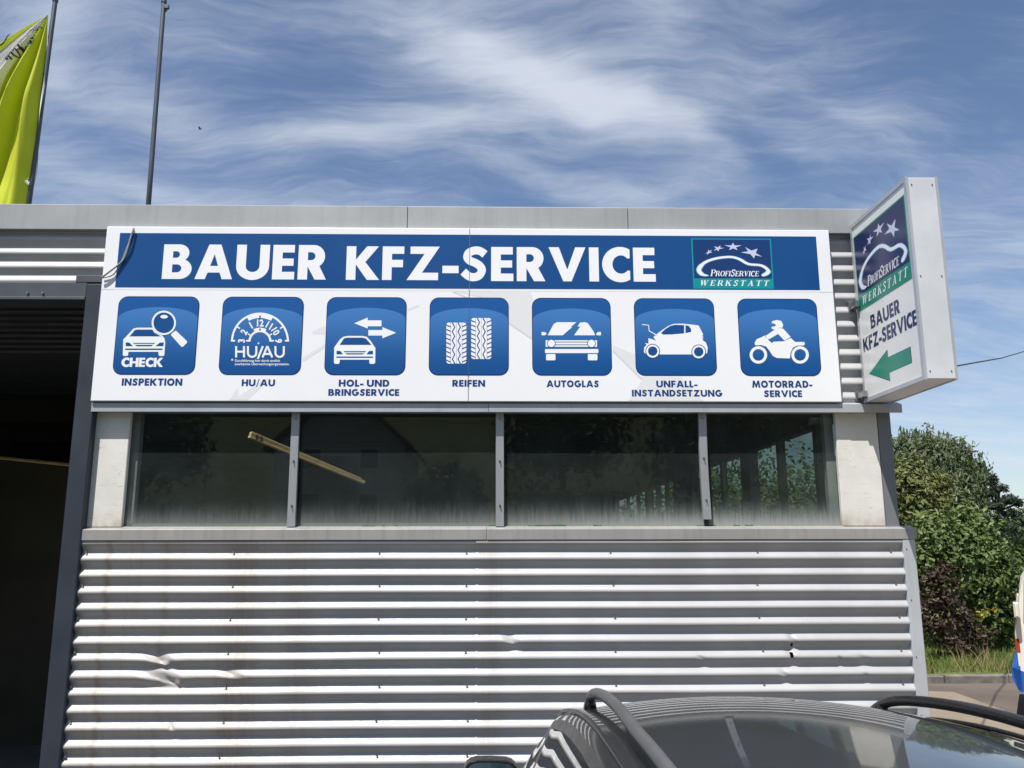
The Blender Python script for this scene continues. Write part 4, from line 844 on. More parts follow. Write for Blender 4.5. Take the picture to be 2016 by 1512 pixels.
# ------------------------------------------------------------------ flagpoles and flag
def pole(px0, py0, px1, py1, Y, r, label):
    a = at(px0, py0, Y); b_ = at(px1, py1, Y); dv = (b_-a)/(b_.z-a.z); base = a+dv*(H+2.262-a.z); top = a+dv*(H+7.5-a.z)
    t = empty('flagpole', base, label, 'flagpole', 'flagpoles standing on the garage roof')
    MB().tube([base, base+(top-base)*.25, base+(top-base)*.58, base+(top-base)*.585, top], [r, r*.96, r*.92, r*.82, r*.7], 16).build('pole', 'pole_grey', t, smooth=True)
    MB().tube([base, base+Vector((0, 0, .02))], r*2.4, 16).build('base_plate', 'pole_grey', t)
    j = base+(top-base)*.575; MB().tube([j-Vector((0, 0, .03)), j+Vector((0, 0, .03))], r*1.12, 14).build('joint_collar', 'pole_grey', t)
    return base, top, t
PY = 1.9
b0, t0, po = pole(292, 405, 323, 0, PY, .0235, 'bare grey flagpole without a flag, standing on the roof behind the fascia')
c_ = MB(); p = at(329, 14, PY); c_.box(p.x-.02, p.x+.02, PY-.02, PY+.01, p.z-.02, p.z+.02); c_.tube([p, at(326, 22, PY)], .012, 6); c_.build('cleat', 'pole_grey', po)
b1, t1, po1 = pole(57, 400, 109, 0, PY, .0235, 'grey flagpole carrying the yellow green flag')
# flag: cloth hanging from the pole, gathered at its lower hoist corner
FCX, FCY = 99, 34
def a0_(r): return 3.2+3.4*(r/340)**1.6
def fl_pol(r, a):                              # polar about the upper hoist corner, in photograph measures
    px, py = FCX-r*math.sin(R(a)), FCY+r*math.cos(R(a))
    p_ = at(px, py, PY); q_ = min(1, r/170)
    fold = (.075*math.sin(a*.42+.6*math.sin(r*.008))+.04*math.sin(a*.95+1+r*.004)+.015*math.sin(a*1.9+r*.012))*q_+.03*math.sin(r*.02+a*.1)*q_
    return Vector((p_.x, PY-.04+fold, p_.z))
def fl_xy(px, py):
    dx, dy = FCX-px, py-FCY; return fl_pol(math.hypot(dx, dy), math.degrees(math.atan2(dx, dy)))
flg = empty('flag', at(99, 34, PY), 'yellow green flag with white stripe and dark letters hanging from a roof flagpole', 'flag')
def wedge(name, fa, fb, r0, r1, mat, off, na, nr):
    q = MB(); P = []
    for j in range(nr+1):
        r = r0+(r1-r0)*j/nr
        for i in range(na+1):
            a = fa(r)+(fb(r)-fa(r))*i/na; p_ = fl_pol(r, a); p_.y += off; P.append(p_)
    q.add(P, [(j*(na+1)+i, j*(na+1)+i+1, (j+1)*(na+1)+i+1, (j+1)*(na+1)+i) for j in range(nr) for i in range(na)]); return q.build(name, mat, flg, smooth=True)
wedge('cloth', a0_, lambda r: 59+2*math.sin(r*.03), 1, 470, 'flag_cloth', 0, 110, 60)
wedge('white_stripe', lambda r: 31+4*math.sin(r*.012), lambda r: 53.5, 4, 300, 'flag_white', -.006, 30, 40)
wedge('hoist_band', lambda r: a0_(r)-.25, lambda r: a0_(r)+.9*min(1, 60/max(r, 1))+.25, 10, 345, 'flag_white', -.006, 3, 60)
def fstroke(pts, wd):
    P = []; q = MB()
    for a, b_ in smooth_path(pts, 4): p_ = fl_xy(a/3.15, b_/3.15); p_.y -= .026; P.append(p_)
    n_ = len(P); V_ = []
    for i, p_ in enumerate(P):
        t_ = (P[min(i+1, n_-1)]-P[max(i-1, 0)]); t_.y = 0; t_.normalize(); nn = Vector((-t_.z, 0, t_.x)); V_ += [p_+nn*wd/2, p_-nn*wd/2]
    q.add(V_, [(2*i, 2*i+1, 2*i+3, 2*i+2) for i in range(n_-1)]); q.build('letter_print', 'flag_print', flg)
fstroke([(222, 263), (229, 275), (225, 290), (212, 300), (196, 304)], 0.0330)
fstroke([(190, 312), (178, 325), (165, 330), (158, 322)], 0.0225)
fstroke([(148, 316), (156, 332), (160, 345)], 0.0195); fstroke([(140, 338), (160, 328)], 0.0150)
fstroke([(138, 345), (122, 342), (110, 356), (114, 372), (130, 372), (139, 358), (137, 345)], 0.0165)
fstroke([(104, 375), (88, 380), (80, 396), (84, 408)], 0.0225); fstroke([(92, 388), (104, 398)], 0.0165)
fstroke([(215, 222), (240, 210), (262, 195), (285, 198)], 0.0105)
fstroke([(0, 330), (40, 305), (75, 275), (100, 250)], 0.0135)
kn = MB()
kp_ = at(59, 362, PY)
for i in range(4): kn.tube([kp_+Vector((.01*math.cos(i*1.7+t_*.8)+.015*(i-1.5)*.4, -.04+.012*math.sin(t_*1.1+i), .03*math.sin(t_*.7+i))) for t_ in range(8)], .003, 6)
kn.build('tie', 'flag_white', flg)

# bird
bp_ = at(394, 254, 70)
bd = MB(); s_ = .16
bd.tube([bp_+Vector((-.18, 0, -.02)), bp_+Vector((-.05, 0, 0)), bp_+Vector((.1, 0, .01)), bp_+Vector((.2, 0, .0))], [.01, .05, .05, .015], 8)
for sg in (-1, 1): bd.add([bp_+Vector((.06, 0, .02)), bp_+Vector((-.08, 0, .02)), bp_+Vector((-.16, sg*.22, .16)), bp_+Vector((-.02, sg*.20, .14)), bp_+Vector((.05, sg*.1, .1))], [(0, 1, 2, 3, 4)])
tag(bd.build('bird', 'bird_dark'), 'tiny dark bird flying in the sky beside the bare flagpole', 'bird')
# overhead cable to the right
pw = MB(); A0 = Vector((2.66, .05, H+1.16)); p2 = at(1892, 719, 5.0); p3 = at(2016, 692, 13.0); P = [A0, (A0+p2)/2+Vector((0, 0, -.02)), p2, (p2+p3)/2+Vector((0, 0, -.03)), p3, p3+(p3-p2)*.8]
pw.tube(P, .010, 8); tag(pw.build('overhead_cable', 'rubber_black'), 'thin black overhead cable running from the garage corner out over the yard', 'cable')

# ------------------------------------------------------------------ plants
def leaves(mb, c, rad, n, size, asp=2.0, shell=.55, up=.3, droop=0.):
    c = Vector(c)
    for _ in range(n):
        d_ = Vector((random.gauss(0, 1), random.gauss(0, 1), random.gauss(0, 1))).normalized(); r_ = shell+(1-shell)*random.random() if random.random() < .75 else random.random()
        lump = 1+.40*noise.noise(d_*2.3+c)+.24*noise.noise(d_*5.5+c*2)+(.25*random.random()**3)
        p_ = c+Vector((d_.x*rad[0], d_.y*rad[1], d_.z*rad[2]))*r_*lump
        nn = (d_+Vector((0, -.2, up))+Vector((random.gauss(0, .6), random.gauss(0, .6), random.gauss(0, .6)))).normalized()
        t_ = nn.cross(Vector((random.gauss(0, 1), random.gauss(0, 1), random.gauss(0, 1)-droop*2))).normalized()
        if droop and random.random() < droop: t_ = Vector((random.gauss(0, .35), random.gauss(0, .35), -1)).normalized()
        b_ = nn.cross(t_).normalized(); s = size*random.uniform(.6, 1.3)
        mb.add([p_-t_*s*.5, p_+b_*s*.5/asp+nn*s*.08, p_+t_*s*.5, p_-b_*s*.5/asp+nn*s*.08], [(0, 1, 2, 3)])
def trunk_mb(base, top, r0, limbs):
    t_ = MB(); base, top = Vector(base), Vector(top)
    ps = [base.lerp(top, i/5)+Vector((.05*math.sin(i*1.7), .04*math.cos(i*2.1), 0))*(0 if i == 0 else 1) for i in range(6)]
    t_.tube(ps, [r0*(1-.75*i/5) for i in range(6)], 9)
    for i, l_ in enumerate(limbs):
        st_ = base.lerp(top, .35+.5*(i/max(1, len(limbs)))); l_ = Vector(l_); md = st_.lerp(l_, .5)+Vector((0, 0, -.1))
        t_.tube([st_, md, l_], [r0*.42, r0*.3, r0*.12], 7)
    return t_
def plant(name, base, blobs, mat, leaf, asp, r0, label, cat, group=None, droop=0., top=None, extra=None, shell=.55):
    e = empty(name, base, label, cat, group)
    top = top or blobs[0][0]
    trunk_mb(base, top, r0, [b_[0] for b_ in blobs]).build('trunk', 'bark', e, smooth=True)
    lm = MB()
    for c, rad, n in blobs: leaves(lm, c, rad, n, leaf, asp, droop=droop, shell=shell)
    for c, rad, n in blobs:                    # stray shoots breaking the outline
        for _ in range(max(3, n//220)):
            dd = Vector((random.gauss(0, 1), random.gauss(0, .6), abs(random.gauss(.4, .9)))).normalized(); q0 = Vector(c)+Vector((dd.x*rad[0], dd.y*rad[1], dd.z*rad[2]))*.85
            dd = (dd+Vector((random.gauss(0, .3), 0, .5))).normalized(); ln = rad[2]*random.uniform(.2, .5)
            for i in range(9): leaves(lm, q0+dd*ln*i/8, (leaf*.35, leaf*.35, leaf*.35), 2, leaf*.85, asp, droop=droop)
    lm.build('crown', mat, e); return e
def P3(px, py, d_): return at(px, py, d_-CAM_D)
def S3(px, d_): return px/F_PX*d_
def bl_(px, py, rpx, rpy, d_, n, dy=.8): return (P3(px, py, d_), (S3(rpx, d_), S3(rpx, d_)*dy, S3(rpy, d_)), n)
d_ = 20.0
plant('willow_tree', (P3(1830, 1100, d_).x, d_-CAM_D, bank_z(P3(1830, 1100, d_).x, d_-CAM_D)-.05),
      [bl_(1838, 960, 88, 95, d_, 6500), bl_(1795, 900, 55, 45, d_, 2600), bl_(1868, 925, 52, 62, d_, 2800), bl_(1832, 893, 40, 34, d_, 1400), bl_(1908, 960, 40, 60, d_, 1800), bl_(1760, 960, 60, 90, d_, 2500), bl_(1880, 1040, 70, 70, d_, 2500), bl_(1925, 935, 18, 25, d_, 400)],
      'leaf_willow', .16, 3.4, .16, 'tall grey green willow rising behind the round bush beside the garage', 'tree', droop=.45)
d_ = 16.5
plant('round_bush', (P3(1810, 1150, d_).x, d_-CAM_D, bank_z(P3(1810, 1150, d_).x, d_-CAM_D)-.05),
      [bl_(1806, 985, 62, 75, d_, 5200), bl_(1780, 960, 50, 50, d_, 2200), bl_(1835, 975, 35, 45, d_, 1500), bl_(1812, 1060, 80, 70, d_, 4200), bl_(1860, 1070, 50, 60, d_, 2200)],
      'leaf_olive', .12, 2.6, .07, 'rounded olive green bush with fine leaves in front of the willow', 'bush')
d_ = 15.3
lv = plant('leafy_shrub', (P3(1905, 1255, d_).x, d_-CAM_D, bank_z(P3(1905, 1255, d_).x, d_-CAM_D)-.05),
      [bl_(1900, 1110, 85, 90, d_, 2600), bl_(1850, 1060, 60, 60, d_, 1300), bl_(1960, 1130, 70, 70, d_, 1800), bl_(1935, 1060, 45, 60, d_, 1000), bl_(2010, 1180, 60, 80, d_, 1500), bl_(1950, 1210, 50, 55, d_, 1200), bl_(1830, 1110, 45, 50, d_, 900), bl_(1985, 1240, 26, 32, d_, 450), bl_(1905, 1030, 22, 40, d_, 200)],
      'leaf_green', .105, 1.7, .06, 'big bright green broad leaved shrub with yellow flowers at the kerb', 'bush', shell=.35)
fm = MB()
for px, py in ((1928, 1207), (1942, 1203), (1958, 1200), (1934, 1214)):
    leaves(fm, P3(px, py, d_-.75), (.05, .03, .04), 9, .06, 1.3)
fm.build('blossom', 'petal_yellow', lv)
d_ = 14.6
plant('plum_shrub', (P3(1890, 1312, d_).x, d_-CAM_D, bank_z(P3(1890, 1312, d_).x, d_-CAM_D)-.05),
      [bl_(1868, 1180, 34, 40, d_, 420), bl_(1842, 1140, 34, 26, d_, 330), bl_(1838, 1185, 26, 30, d_, 260), bl_(1846, 1230, 30, 24, d_, 260), bl_(1892, 1222, 30, 26, d_, 300), bl_(1930, 1252, 32, 20, d_, 320), bl_(1822, 1215, 16, 28, d_, 130), bl_(1872, 1265, 26, 16, d_, 190), bl_(1905, 1275, 20, 12, d_, 130), bl_(1860, 1120, 22, 16, d_, 130)],
      'leaf_plum', .085, 1.9, .06, 'dark purple leaved shrub on thin stems at the edge of the grass', 'bush', shell=.2)
st_ = MB(); e = bpy.data.objects['plum_shrub']
for a, b_ in (((1886, 1315), (1868, 1215)), ((1925, 1312), (1915, 1240)), ((1938, 1310), (1940, 1245)), ((1893, 1316), (1900, 1230))):
    p0, p1 = P3(*a, d_), P3(*b_, d_); st_.tube([p0, p0.lerp(p1, .5)+Vector((.03, .02, 0)), p1], [.045, .04, .025], 7)
st_.build('stem', 'bark', e, smooth=True)
d_ = 18.6
base = (P3(1978, 1100, d_).x, d_-CAM_D, bank_z(P3(1978, 1100, d_).x, d_-CAM_D)-.05)
pe = empty('pine_tree', base, 'small dark pine with open layered branches beside the willow', 'tree')
tp = P3(1955, 935, d_); tb = Vector(base)
pm = MB(); pm.tube([tb, tb.lerp(tp, .5), tp], [.09, .06, .02], 8); lm = MB()
for px, py, rx, ry, n in ((1956, 944, 10, 12, 260), (1968, 962, 18, 8, 360), (1950, 972, 14, 8, 260), (1986, 984, 24, 9, 420), (1962, 996, 24, 10, 420), (1990, 1010, 26, 10, 460), (1958, 1022, 26, 12, 420), (2004, 992, 10, 6, 150), (1972, 1048, 34, 20, 700)):
    b_ = bl_(px, py, rx, ry, d_, n); leaves(lm, b_[0], b_[1], n, .12, 4, shell=.2); pm.tube([tb.lerp(tp, .75), b_[0]], [.04, .015], 6)
pm.build('trunk', 'bark', pe); lm.build('crown', 'leaf_pine', pe)
for i, (px, py, rx, ry, d_, n, lab) in enumerate(((2010, 1060, 40, 40, 40, 1600, 'dark far tree below the pine tree'), (1930, 1075, 45, 45, 42, 1600, 'dark far tree half hidden behind the leafy shrub'), (2075, 1045, 60, 60, 44, 2000, 'dark far tree behind the cream van'))):
    x_ = P3(px, py, d_).x
    plant('far_tree', (x_, d_-CAM_D, bank_z(x_, d_-CAM_D)-.1), [bl_(px, py, rx, ry, d_, n), bl_(px+rx*.5, py+10, rx*.7, ry*.8, d_, n//2), bl_(px-rx*.5, py+15, rx*.7, ry*.7, d_, n//2)], 'leaf_dark', .36, 2, .2, lab, 'tree', 'dark trees far behind the yard')
for i, (x_, y_, hh, rr, lab) in enumerate(((3.9, 9.2, 3.3, 1.1, 'leafy tree behind the garage, seen through the last window pane'), (5.4, 9.6, 3.6, 1.2, 'leafy tree beside the round bush, seen between the window frames'), (4.6, 14.0, 4.4, 1.6, 'taller tree behind the hall, seen through the third window pane'), (6.6, 11.5, 3.4, 1.2, 'leafy tree hidden behind the garage corner'))):
    z_ = bank_z(x_, y_); plant('hedge_tree', (x_, y_, z_-.1), [((x_, y_, z_+hh*.62), (rr, rr, hh*.36), 2600), ((x_+rr*.5, y_-.2, z_+hh*.42), (rr*.8, rr*.8, hh*.3), 1500), ((x_-rr*.5, y_, z_+hh*.4), (rr*.8, rr*.8, hh*.3), 1500)], 'leaf_green', .12, 1.8, .08, lab, 'tree', 'trees behind the garage')
# grass on the bank
gm = MB(); gd = MB()
def blade_(mb, x, y, h_, w_):
    z = bank_z(x, y)-.01; l_ = Vector((random.gauss(0, .35), random.gauss(0, .35), 0))*h_; s = Vector((random.uniform(-1, 1), random.uniform(-.5, .5), 0)).normalized()*w_
    b_ = Vector((x, y, z)); mb.add([b_-s, b_+s, b_+s*.6+l_*.4+Vector((0, 0, h_*.6)), b_+l_+Vector((0, 0, h_)), b_-s*.6+l_*.4+Vector((0, 0, h_*.6))], [(0, 1, 2, 3, 4)])
for _ in range(13000):
    y = 7.97+abs(random.gauss(0, 2.0)); x = random.uniform(5.2, 13); blade_(gm, x, y, random.uniform(.05, .18), .007)
for _ in range(650):
    x = random.uniform(5.6, 12); y = 7.97+abs(random.gauss(0, .25)); blade_(gd, x, y, random.uniform(.05, .22), .004)
for px in (1888, 1900, 1930, 1935):
    for _ in range(26):
        x = P3(px, 1312, 13.9).x+random.gauss(0, .12); blade_(gd, x, 8.3+random.gauss(0, .15), random.uniform(.15, .42), .004)
tag(gm.build('grass', 'grass_blade'), 'green grass covering the bank behind the kerb', 'grass', kind='stuff')
tag(gd.build('dry_grass', 'grass_dry'), 'tall dry straw coloured grass along the kerb', 'grass', kind='stuff')

# ------------------------------------------------------------------ vehicles
def lerp_tab(tab, s):
    for (a, va_), (b_, vb_) in zip(tab, tab[1:]):
        if s <= b_:
            t_ = (s-a)/(b_-a) if b_ > a else 0; t_ = max(0, min(1, t_)); return va_+(vb_-va_)*t_
    return tab[-1][1]
def smooth_tab(tab, s, h_=.07): return sum(lerp_tab(tab, s+h_*q) for q in (-1, -.5, 0, .5, 1))/5
def wheel(parent, x, y, r, wd, out_):
    tyre = MB(); n = 40; prof = [(.0-wd/2, r*.66), (-wd/2, r*.93), (-wd*.36, r), (wd*.36, r), (wd/2, r*.93), (wd/2, r*.66)]
    vs = [(x+a, y+q*math.cos(2*math.pi*i/n), r+q*math.sin(2*math.pi*i/n)) for i in range(n) for a, q in prof]; m_ = len(prof)
    tyre.add(vs, [(i*m_+j, i*m_+j+1, ((i+1) % n)*m_+j+1, ((i+1) % n)*m_+j) for i in range(n) for j in range(m_-1)])
    w_ = tyre.build('wheel', 'rubber_black', parent, smooth=True, local=True)
    rim = MB(); xo = x+out_*wd*.42
    rim.add([(xo, y, r)]+[(xo-out_*.03, y+r*.67*math.cos(2*math.pi*i/n), r+r*.67*math.sin(2*math.pi*i/n)) for i in range(n)], [(0, 1+i, 1+(i+1) % n) for i in range(n)])
    for i in range(5):
        a_ = 2*math.pi*i/5; c_, s_ = math.cos(a_), math.sin(a_); rim.tube([(xo+out_*.012, y+c_*.03, r+s_*.03), (xo-out_*.005, y+c_*r*.62, r+s_*r*.62)], [.035, .028], 6)
    rim.build('rim', 'rim_alloy', w_, local=True)
# -- dark estate car, nose to the wall. local y: 0 at the nose, negative towards the tail
CX, CYN = .730, -CAM_D+5.13
car = empty('parked_car', (CX, CYN, 0), 'dark grey estate car with black roof rails parked nose to the wall', 'car', rz=R(2.2))
car.rotation_euler.y = R(1.9); car.scale.z = 1.073
LEN = 4.55
ROOF = [(-.1, .66), (.0, .72), (.12, .80), (.5, .90), (1.0, .975), (1.12, 1.0), (1.5, 1.25), (1.80, 1.392), (1.86, 1.428), (2.35, 1.524), (2.8, 1.532), (3.6, 1.512), (4.0, 1.475), (4.25, 1.40), (4.42, 1.12), (4.52, .95), (4.62, .8)]
HALF = [(-.1, .50), (0, .62), (.12, .72), (.4, .79), (1.0, .835), (2.2, .85), (3.6, .845), (4.2, .81), (4.45, .80), (4.62, .72)]
RW = [(-.1, .45), (0, .55), (.3, .66), (1.0, .73), (1.12, .725), (1.8, .635), (2.1, .625), (3.2, .63), (4.0, .575), (4.3, .57), (4.62, .56)]
BELT = [(-.1, .60), (0, .66), (.12, .74), (.5, .84), (1.05, .925), (1.6, .945), (3.6, .985), (4.2, 1.0), (4.45, .93), (4.62, .78)]
def roof_z(s):
    if 1.86 < s < 2.8: return 1.532-.118*(2.8-s)**2
    if 2.8 <= s < 3.6: return 1.532-.03*(s-2.8)**2
    return lerp_tab(ROOF, s)
def smooth_roof(s, h_=.05): return sum(roof_z(s+h_*q) for q in (-1, -.5, 0, .5, 1))/5
def car_sec(s):
    zr, hw, rw, zb = smooth_roof(s), smooth_tab(HALF, s, .06), smooth_tab(RW, s), smooth_tab(BELT, s, .06)
    zb = min(zb, zr-.035); crown = .055 if s > 1.2 else .045
    pts = []
    for i in range(11):                          # roof / bonnet
        t_ = i/10; x = (rw-.05)*t_; pts.append((x, zr-crown*t_**2.0))
    ze = zr-crown-.028
    pts.append((rw-.012, zr-crown-.010)); pts.append((rw+.008, ze))
    if ze < zb+.01: ze = zb+.01; pts[-1] = (rw+.008, ze)
    for i in range(1, 9):                        # glass-house side
        t_ = (0, .07, .20, .34, .48, .62, .76, .89, 1.0)[i]; x = rw+.008+(hw-.03-rw-.008)*(t_**.96); pts.append((x, ze+(zb-ze)*t_))
    zl = .22; zb2 = zb
    for x, z in ((hw-.012, zb2-.02), (hw+.006, zb2-.10), (hw+.010, .70 if zb2 > .78 else zb2-.14), (hw-.004, .52), (hw-.002, .40), (hw-.03, .27), (hw-.10, .20), (0, .19)): pts.append((x, min(z, zb2-.01)))
    return pts
SS = [i/90*LEN for i in range(91)]
SS = sorted(set(SS+[1.10, 1.15, 1.36, 1.86, 1.92, 3.0, 3.1]))
secs = [car_sec(s) for s in SS]; K = len(secs[0])
def region(si, v):
    s = (SS[si]+SS[si+1])/2
    if v < 10 and 1.14 < s < 1.86: return 'w' if v < 9 else 'b'
    if 12 <= v < 20:
        if 1.36 < s < 1.86 and v > 12: return 's1'
        if 1.92 < s < 3.0 and v > 12: return 's2'
        if 3.1 < s < 4.10 and v > 12: return 's3'
        if 1.25 < s <= 1.36 and v > 15: return 'tr'
        if 1.36 < s < 4.15: return 'tr'
    if v < 9 and 4.27 < s < 4.46: return 'r'
    return 'b'
regs = {}
for si in range(len(SS)-1):
    for v in range(K-1):
        rg = region(si, v)
        for sg in (1, -1):
            key = rg if rg in ('b', 'w', 'r', 'tr') else (rg, sg)
            q = regs.setdefault(key, MB()); f = []
            for a, b_ in ((si, v), (si, v+1), (si+1, v+1), (si+1, v)):
                x, z = secs[a][b_]; f.append((sg*x, -SS[a], z))
            q.add(f, [(0, 1, 2, 3) if sg > 0 else (3, 2, 1, 0)])
for endi in (0, len(SS)-1):
    e_ = [(x, -SS[endi], z) for x, z in secs[endi]]; e2 = [(-x, y, z) for x, y, z in reversed(e_[1:-1])]; regs['b'].add(e_+e2, [tuple(range(len(e_+e2)))])
weld_smooth(regs['b'].build('body', 'car_paint', car, local=True), 50)
weld_smooth(regs['tr'].build('window_surround', 'car_black_trim', car, local=True), 50)
weld_smooth(regs['w'].build('windscreen', 'tinted_glass', car, local=True), 50)
if 'r' in regs: weld_smooth(regs['r'].build('rear_window', 'tinted_glass', car, local=True), 50)
for kk, q in regs.items():
    if isinstance(kk, tuple): weld_smooth(q.build('side_window', 'tinted_glass', car, local=True), 50)
# gutter lines, rails, mirrors, wheels, lamps
def roof_edge(s, dx=0., dz=0.):
    zr = smooth_roof(s); rw = smooth_tab(RW, s); return (rw-.02+dx, zr-.062+dz)
for sg in (1, -1):
    gt = MB(); gt.tube([(sg*roof_edge(s)[0], -s, roof_edge(s)[1]+.008) for s in [1.85+.1*i for i in range(24)]], .007, 6); gt.build('roof_gutter', 'car_black_trim', car, smooth=True, local=True)
    ra = MB(); pts = []; rr = []
    s0_, s1_ = 1.93, 4.05
    for i in range(41):
        t_ = i/40; s = s0_+(s1_-s0_)*t_; x_, z_ = roof_edge(s); e_ = min(t_, 1-t_)*(s1_-s0_)
        lift = .043*(1-math.exp(-(e_/.085)**1.3)); x2 = .524+.035*min(1, t_*2)
        pts.append((sg*x2, -s, smooth_roof(s)-.055*(x2/(smooth_tab(RW, s)-.05))**2+.004+lift)); rr.append(.0165-.003*math.exp(-e_/.05))
    ra.tube(pts, rr, 12); rail = ra.build('roof_rail', 'rail_black_lit' if sg < 0 else 'car_black_trim', car, smooth=True, local=True)  # left rail takes the painted-lit colour, right rail stays black
    for i in (2, 38): p_ = Vector(pts[i]); fo = MB(); fo.tube([p_+Vector((0, .01, .0)), p_+Vector((0, 0, -.045))], [.016, .024], 10); fo.build('rail_foot', 'car_black_trim', rail, smooth=True, local=True)
    mi = MB(); y0 = -1.42; xm_ = sg*.845; zc = 1.058
    sec = []
    for j, (yy, sc_) in enumerate(((.10, .35), (.075, .75), (.02, 1.0), (-.045, 1.0), (-.055, .96))):
        for i in range(20):
            a_ = 2*math.pi*i/20; cx_, cz_ = math.cos(a_), math.sin(a_); cx_ = abs(cx_)**.5*(1 if cx_ > 0 else -1); cz_ = abs(cz_)**.6*(1 if cz_ > 0 else -1); sec.append((xm_+cx_*.112*sc_, y0+yy, zc+cz_*.072*sc_))
    mi.add(sec, [(j*20+i, j*20+(i+1) % 20, (j+1)*20+(i+1) % 20, (j+1)*20+i) for j in range(4) for i in range(20)]+[tuple(range(19, -1, -1)), tuple(range(80, 100))])
    mi.tube([(sg*.80, y0+.06, .95), (sg*.87, y0+.04, .985)], .03, 8)
    mo = mi.build('wing_mirror', 'car_black_trim', car, smooth=False, local=True)
    mg = MB(); mg.poly([(xm_+cx_*.9*(.112), zc+cz_*.068*.92) for cx_, cz_ in [((abs(math.cos(a_))**.5)*(1 if math.cos(a_) > 0 else -1), (abs(math.sin(a_))**.6)*(1 if math.sin(a_) > 0 else -1)) for a_ in [2*math.pi*i/28 for i in range(28)]]], fn=lambda a, b_: Vector((a, y0-.0575, b_)))
    mg.build('mirror_glass', 'mirror_blue', mo, local=True)
    for y_ in (-.86, -3.60): wheel(car, sg*.76, y_, .315, .20, sg)
    hl_ = MB(); hl_.add([(sg*.40, .005, .66), (sg*.70, -.11, .68), (sg*.76, -.22, .78), (sg*.44, -.06, .74)], [(0, 1, 2, 3)]); hl_.build('headlight', 'lamp_clear', car, local=True)
    tl_ = MB(); tl_.bevbox(sg*.70-.09, sg*.70+.09, -LEN-.03, -LEN+.12, .72, .95, .01); tl_.build('tail_lamp', 'lamp_red', car, local=True)
    MB().box(sg*.40-.24, sg*.40+.24, -2.75, -2.60, .55, 1.22).build('seat', 'seat_grey', car, local=True)
MB().box(-.80, .80, -4.0, -1.2, .30, .40).build('cabin_floor', 'seat_grey', car, local=True)
MB().box(-.70, .70, -1.45, -1.15, .70, .92).build('dashboard', 'seat_grey', car, local=True)
MB().box(-.26, .26, .02, .035, .42, .53).build('number_plate', 'sign_white', car, local=True)
aer = MB(); aer.tube([(.0, -3.95, 1.46), (0, -4.05, 1.60)], [.008, .004], 6); aer.build('aerial', 'car_black_trim', car, local=True)

# -- cream van with blue bumper at the right edge, nose to the left
vd = 10.6; vp = P3(1981, 1330, vd); vr = R(-33)
van = empty('parked_van', (vp.x-(-.13*math.cos(vr)+.92*math.sin(vr)), vp.y-(-.13*math.sin(vr)-.92*math.cos(vr)), 0), 'old cream white van with blue bumper and orange indicator on the asphalt', 'van', rz=vr)
prof = [(.02, .40), (.0, .62), (.0, .75), (.0, 1.02), (.015, 1.12), (.035, 1.22), (.13, 1.70), (.19, 1.79), (.5, 1.84), (4.3, 1.86), (4.4, 1.75), (4.42, .9), (4.40, .40)]
vm = MB(); hw = .90
def vsec(y_, ins, dz): return [(a+(ins*.3 if 0 < i < 9 else 0), y_, z-(dz if z > 1.2 else 0)) for i, (a, z) in enumerate(prof)]
rows = [vsec(-hw, .05, .06), vsec(-hw+.06, .02, .01), vsec(-.4, 0, 0), vsec(.4, 0, 0), vsec(hw-.06, .02, .01), vsec(hw, .05, .06)]
n = len(prof)
for r_ in range(5): vm.add(rows[r_]+rows[r_+1], [(i, i+1, n+i+1, n+i) for i in range(n-1)]+[(n-1, 0, n, 2*n-1)])
vm.add(rows[0], [tuple(range(n-1, -1, -1))]); vm.add(rows[5], [tuple(range(n))])
weld_smooth(vm.build('body', 'van_cream', van, local=True), 35)
MB().add([(.035, -hw+.12, 1.22), (.128, -hw+.16, 1.69), (.128, hw-.16, 1.69), (.035, hw-.12, 1.22)], [(0, 1, 2, 3)]).build('windscreen', 'tinted_glass', van, local=True)
van.children[-1].location = (-.012, 0, .012)
bm_ = MB(); bpf = [(-.01, .34), (-.07, .50), (-.06, .62), (.03, .64), (.03, .33)]
bm_.add([(a, -hw-.02, z) for a, z in bpf]+[(a, hw+.02, z) for a, z in bpf], [(i, (i+1) % 5, 5+(i+1) % 5, 5+i) for i in range(5)]+[(4, 3, 2, 1, 0), (5, 6, 7, 8, 9)])
bm_.add([(-.02, -hw-.02, .36), (.10, -hw-.02, .33), (.10, -hw-.02, .56), (-.06, -hw-.02, .62), (-.02, -hw+.03, .36), (.10, -hw+.03, .33), (.10, -hw+.03, .56), (-.06, -hw+.03, .62)], [(0, 1, 2, 3), (3, 2, 6, 7), (0, 4, 5, 1)])
weld_smooth(bm_.build('bumper', 'van_blue', van, local=True), 35)
for sg in (-1, 1):
    MB().box(.004, .05, sg*.885-.02, sg*.885+.018, .80, .96).build('indicator', 'lamp_orange', van, local=True)
    MB().box(.01, .09, sg*.66-.16, sg*.66+.16, .82, .98).build('headlight', 'lamp_clear', van, local=True)
    m_ = MB().bevbox(.03, .09, sg*.995-.075, sg*.995+.075, 1.22, 1.40, .02).build('wing_mirror', 'van_cream', van, local=True)
    for y_ in (.85, 3.75):
        ty = MB(); ty.tube([(y_, sg*.84-.1, .31), (y_, sg*.84+.1, .31)], .31, 28); w_ = ty.build('wheel', 'rubber_black', van, local=True)
        MB().tube([(y_, sg*.94-.02, .31), (y_, sg*.94+.004, .31)], .19, 20).build('rim', 'rim_alloy', w_, local=True)
MB().add([(.115, -hw-.006, 1.14), (1.05, -hw-.006, 1.14), (1.05, -hw-.002, 1.66), (.17, -hw-.002, 1.66)], [(0, 1, 2, 3)]).build('side_window', 'dark_pane', van, local=True)
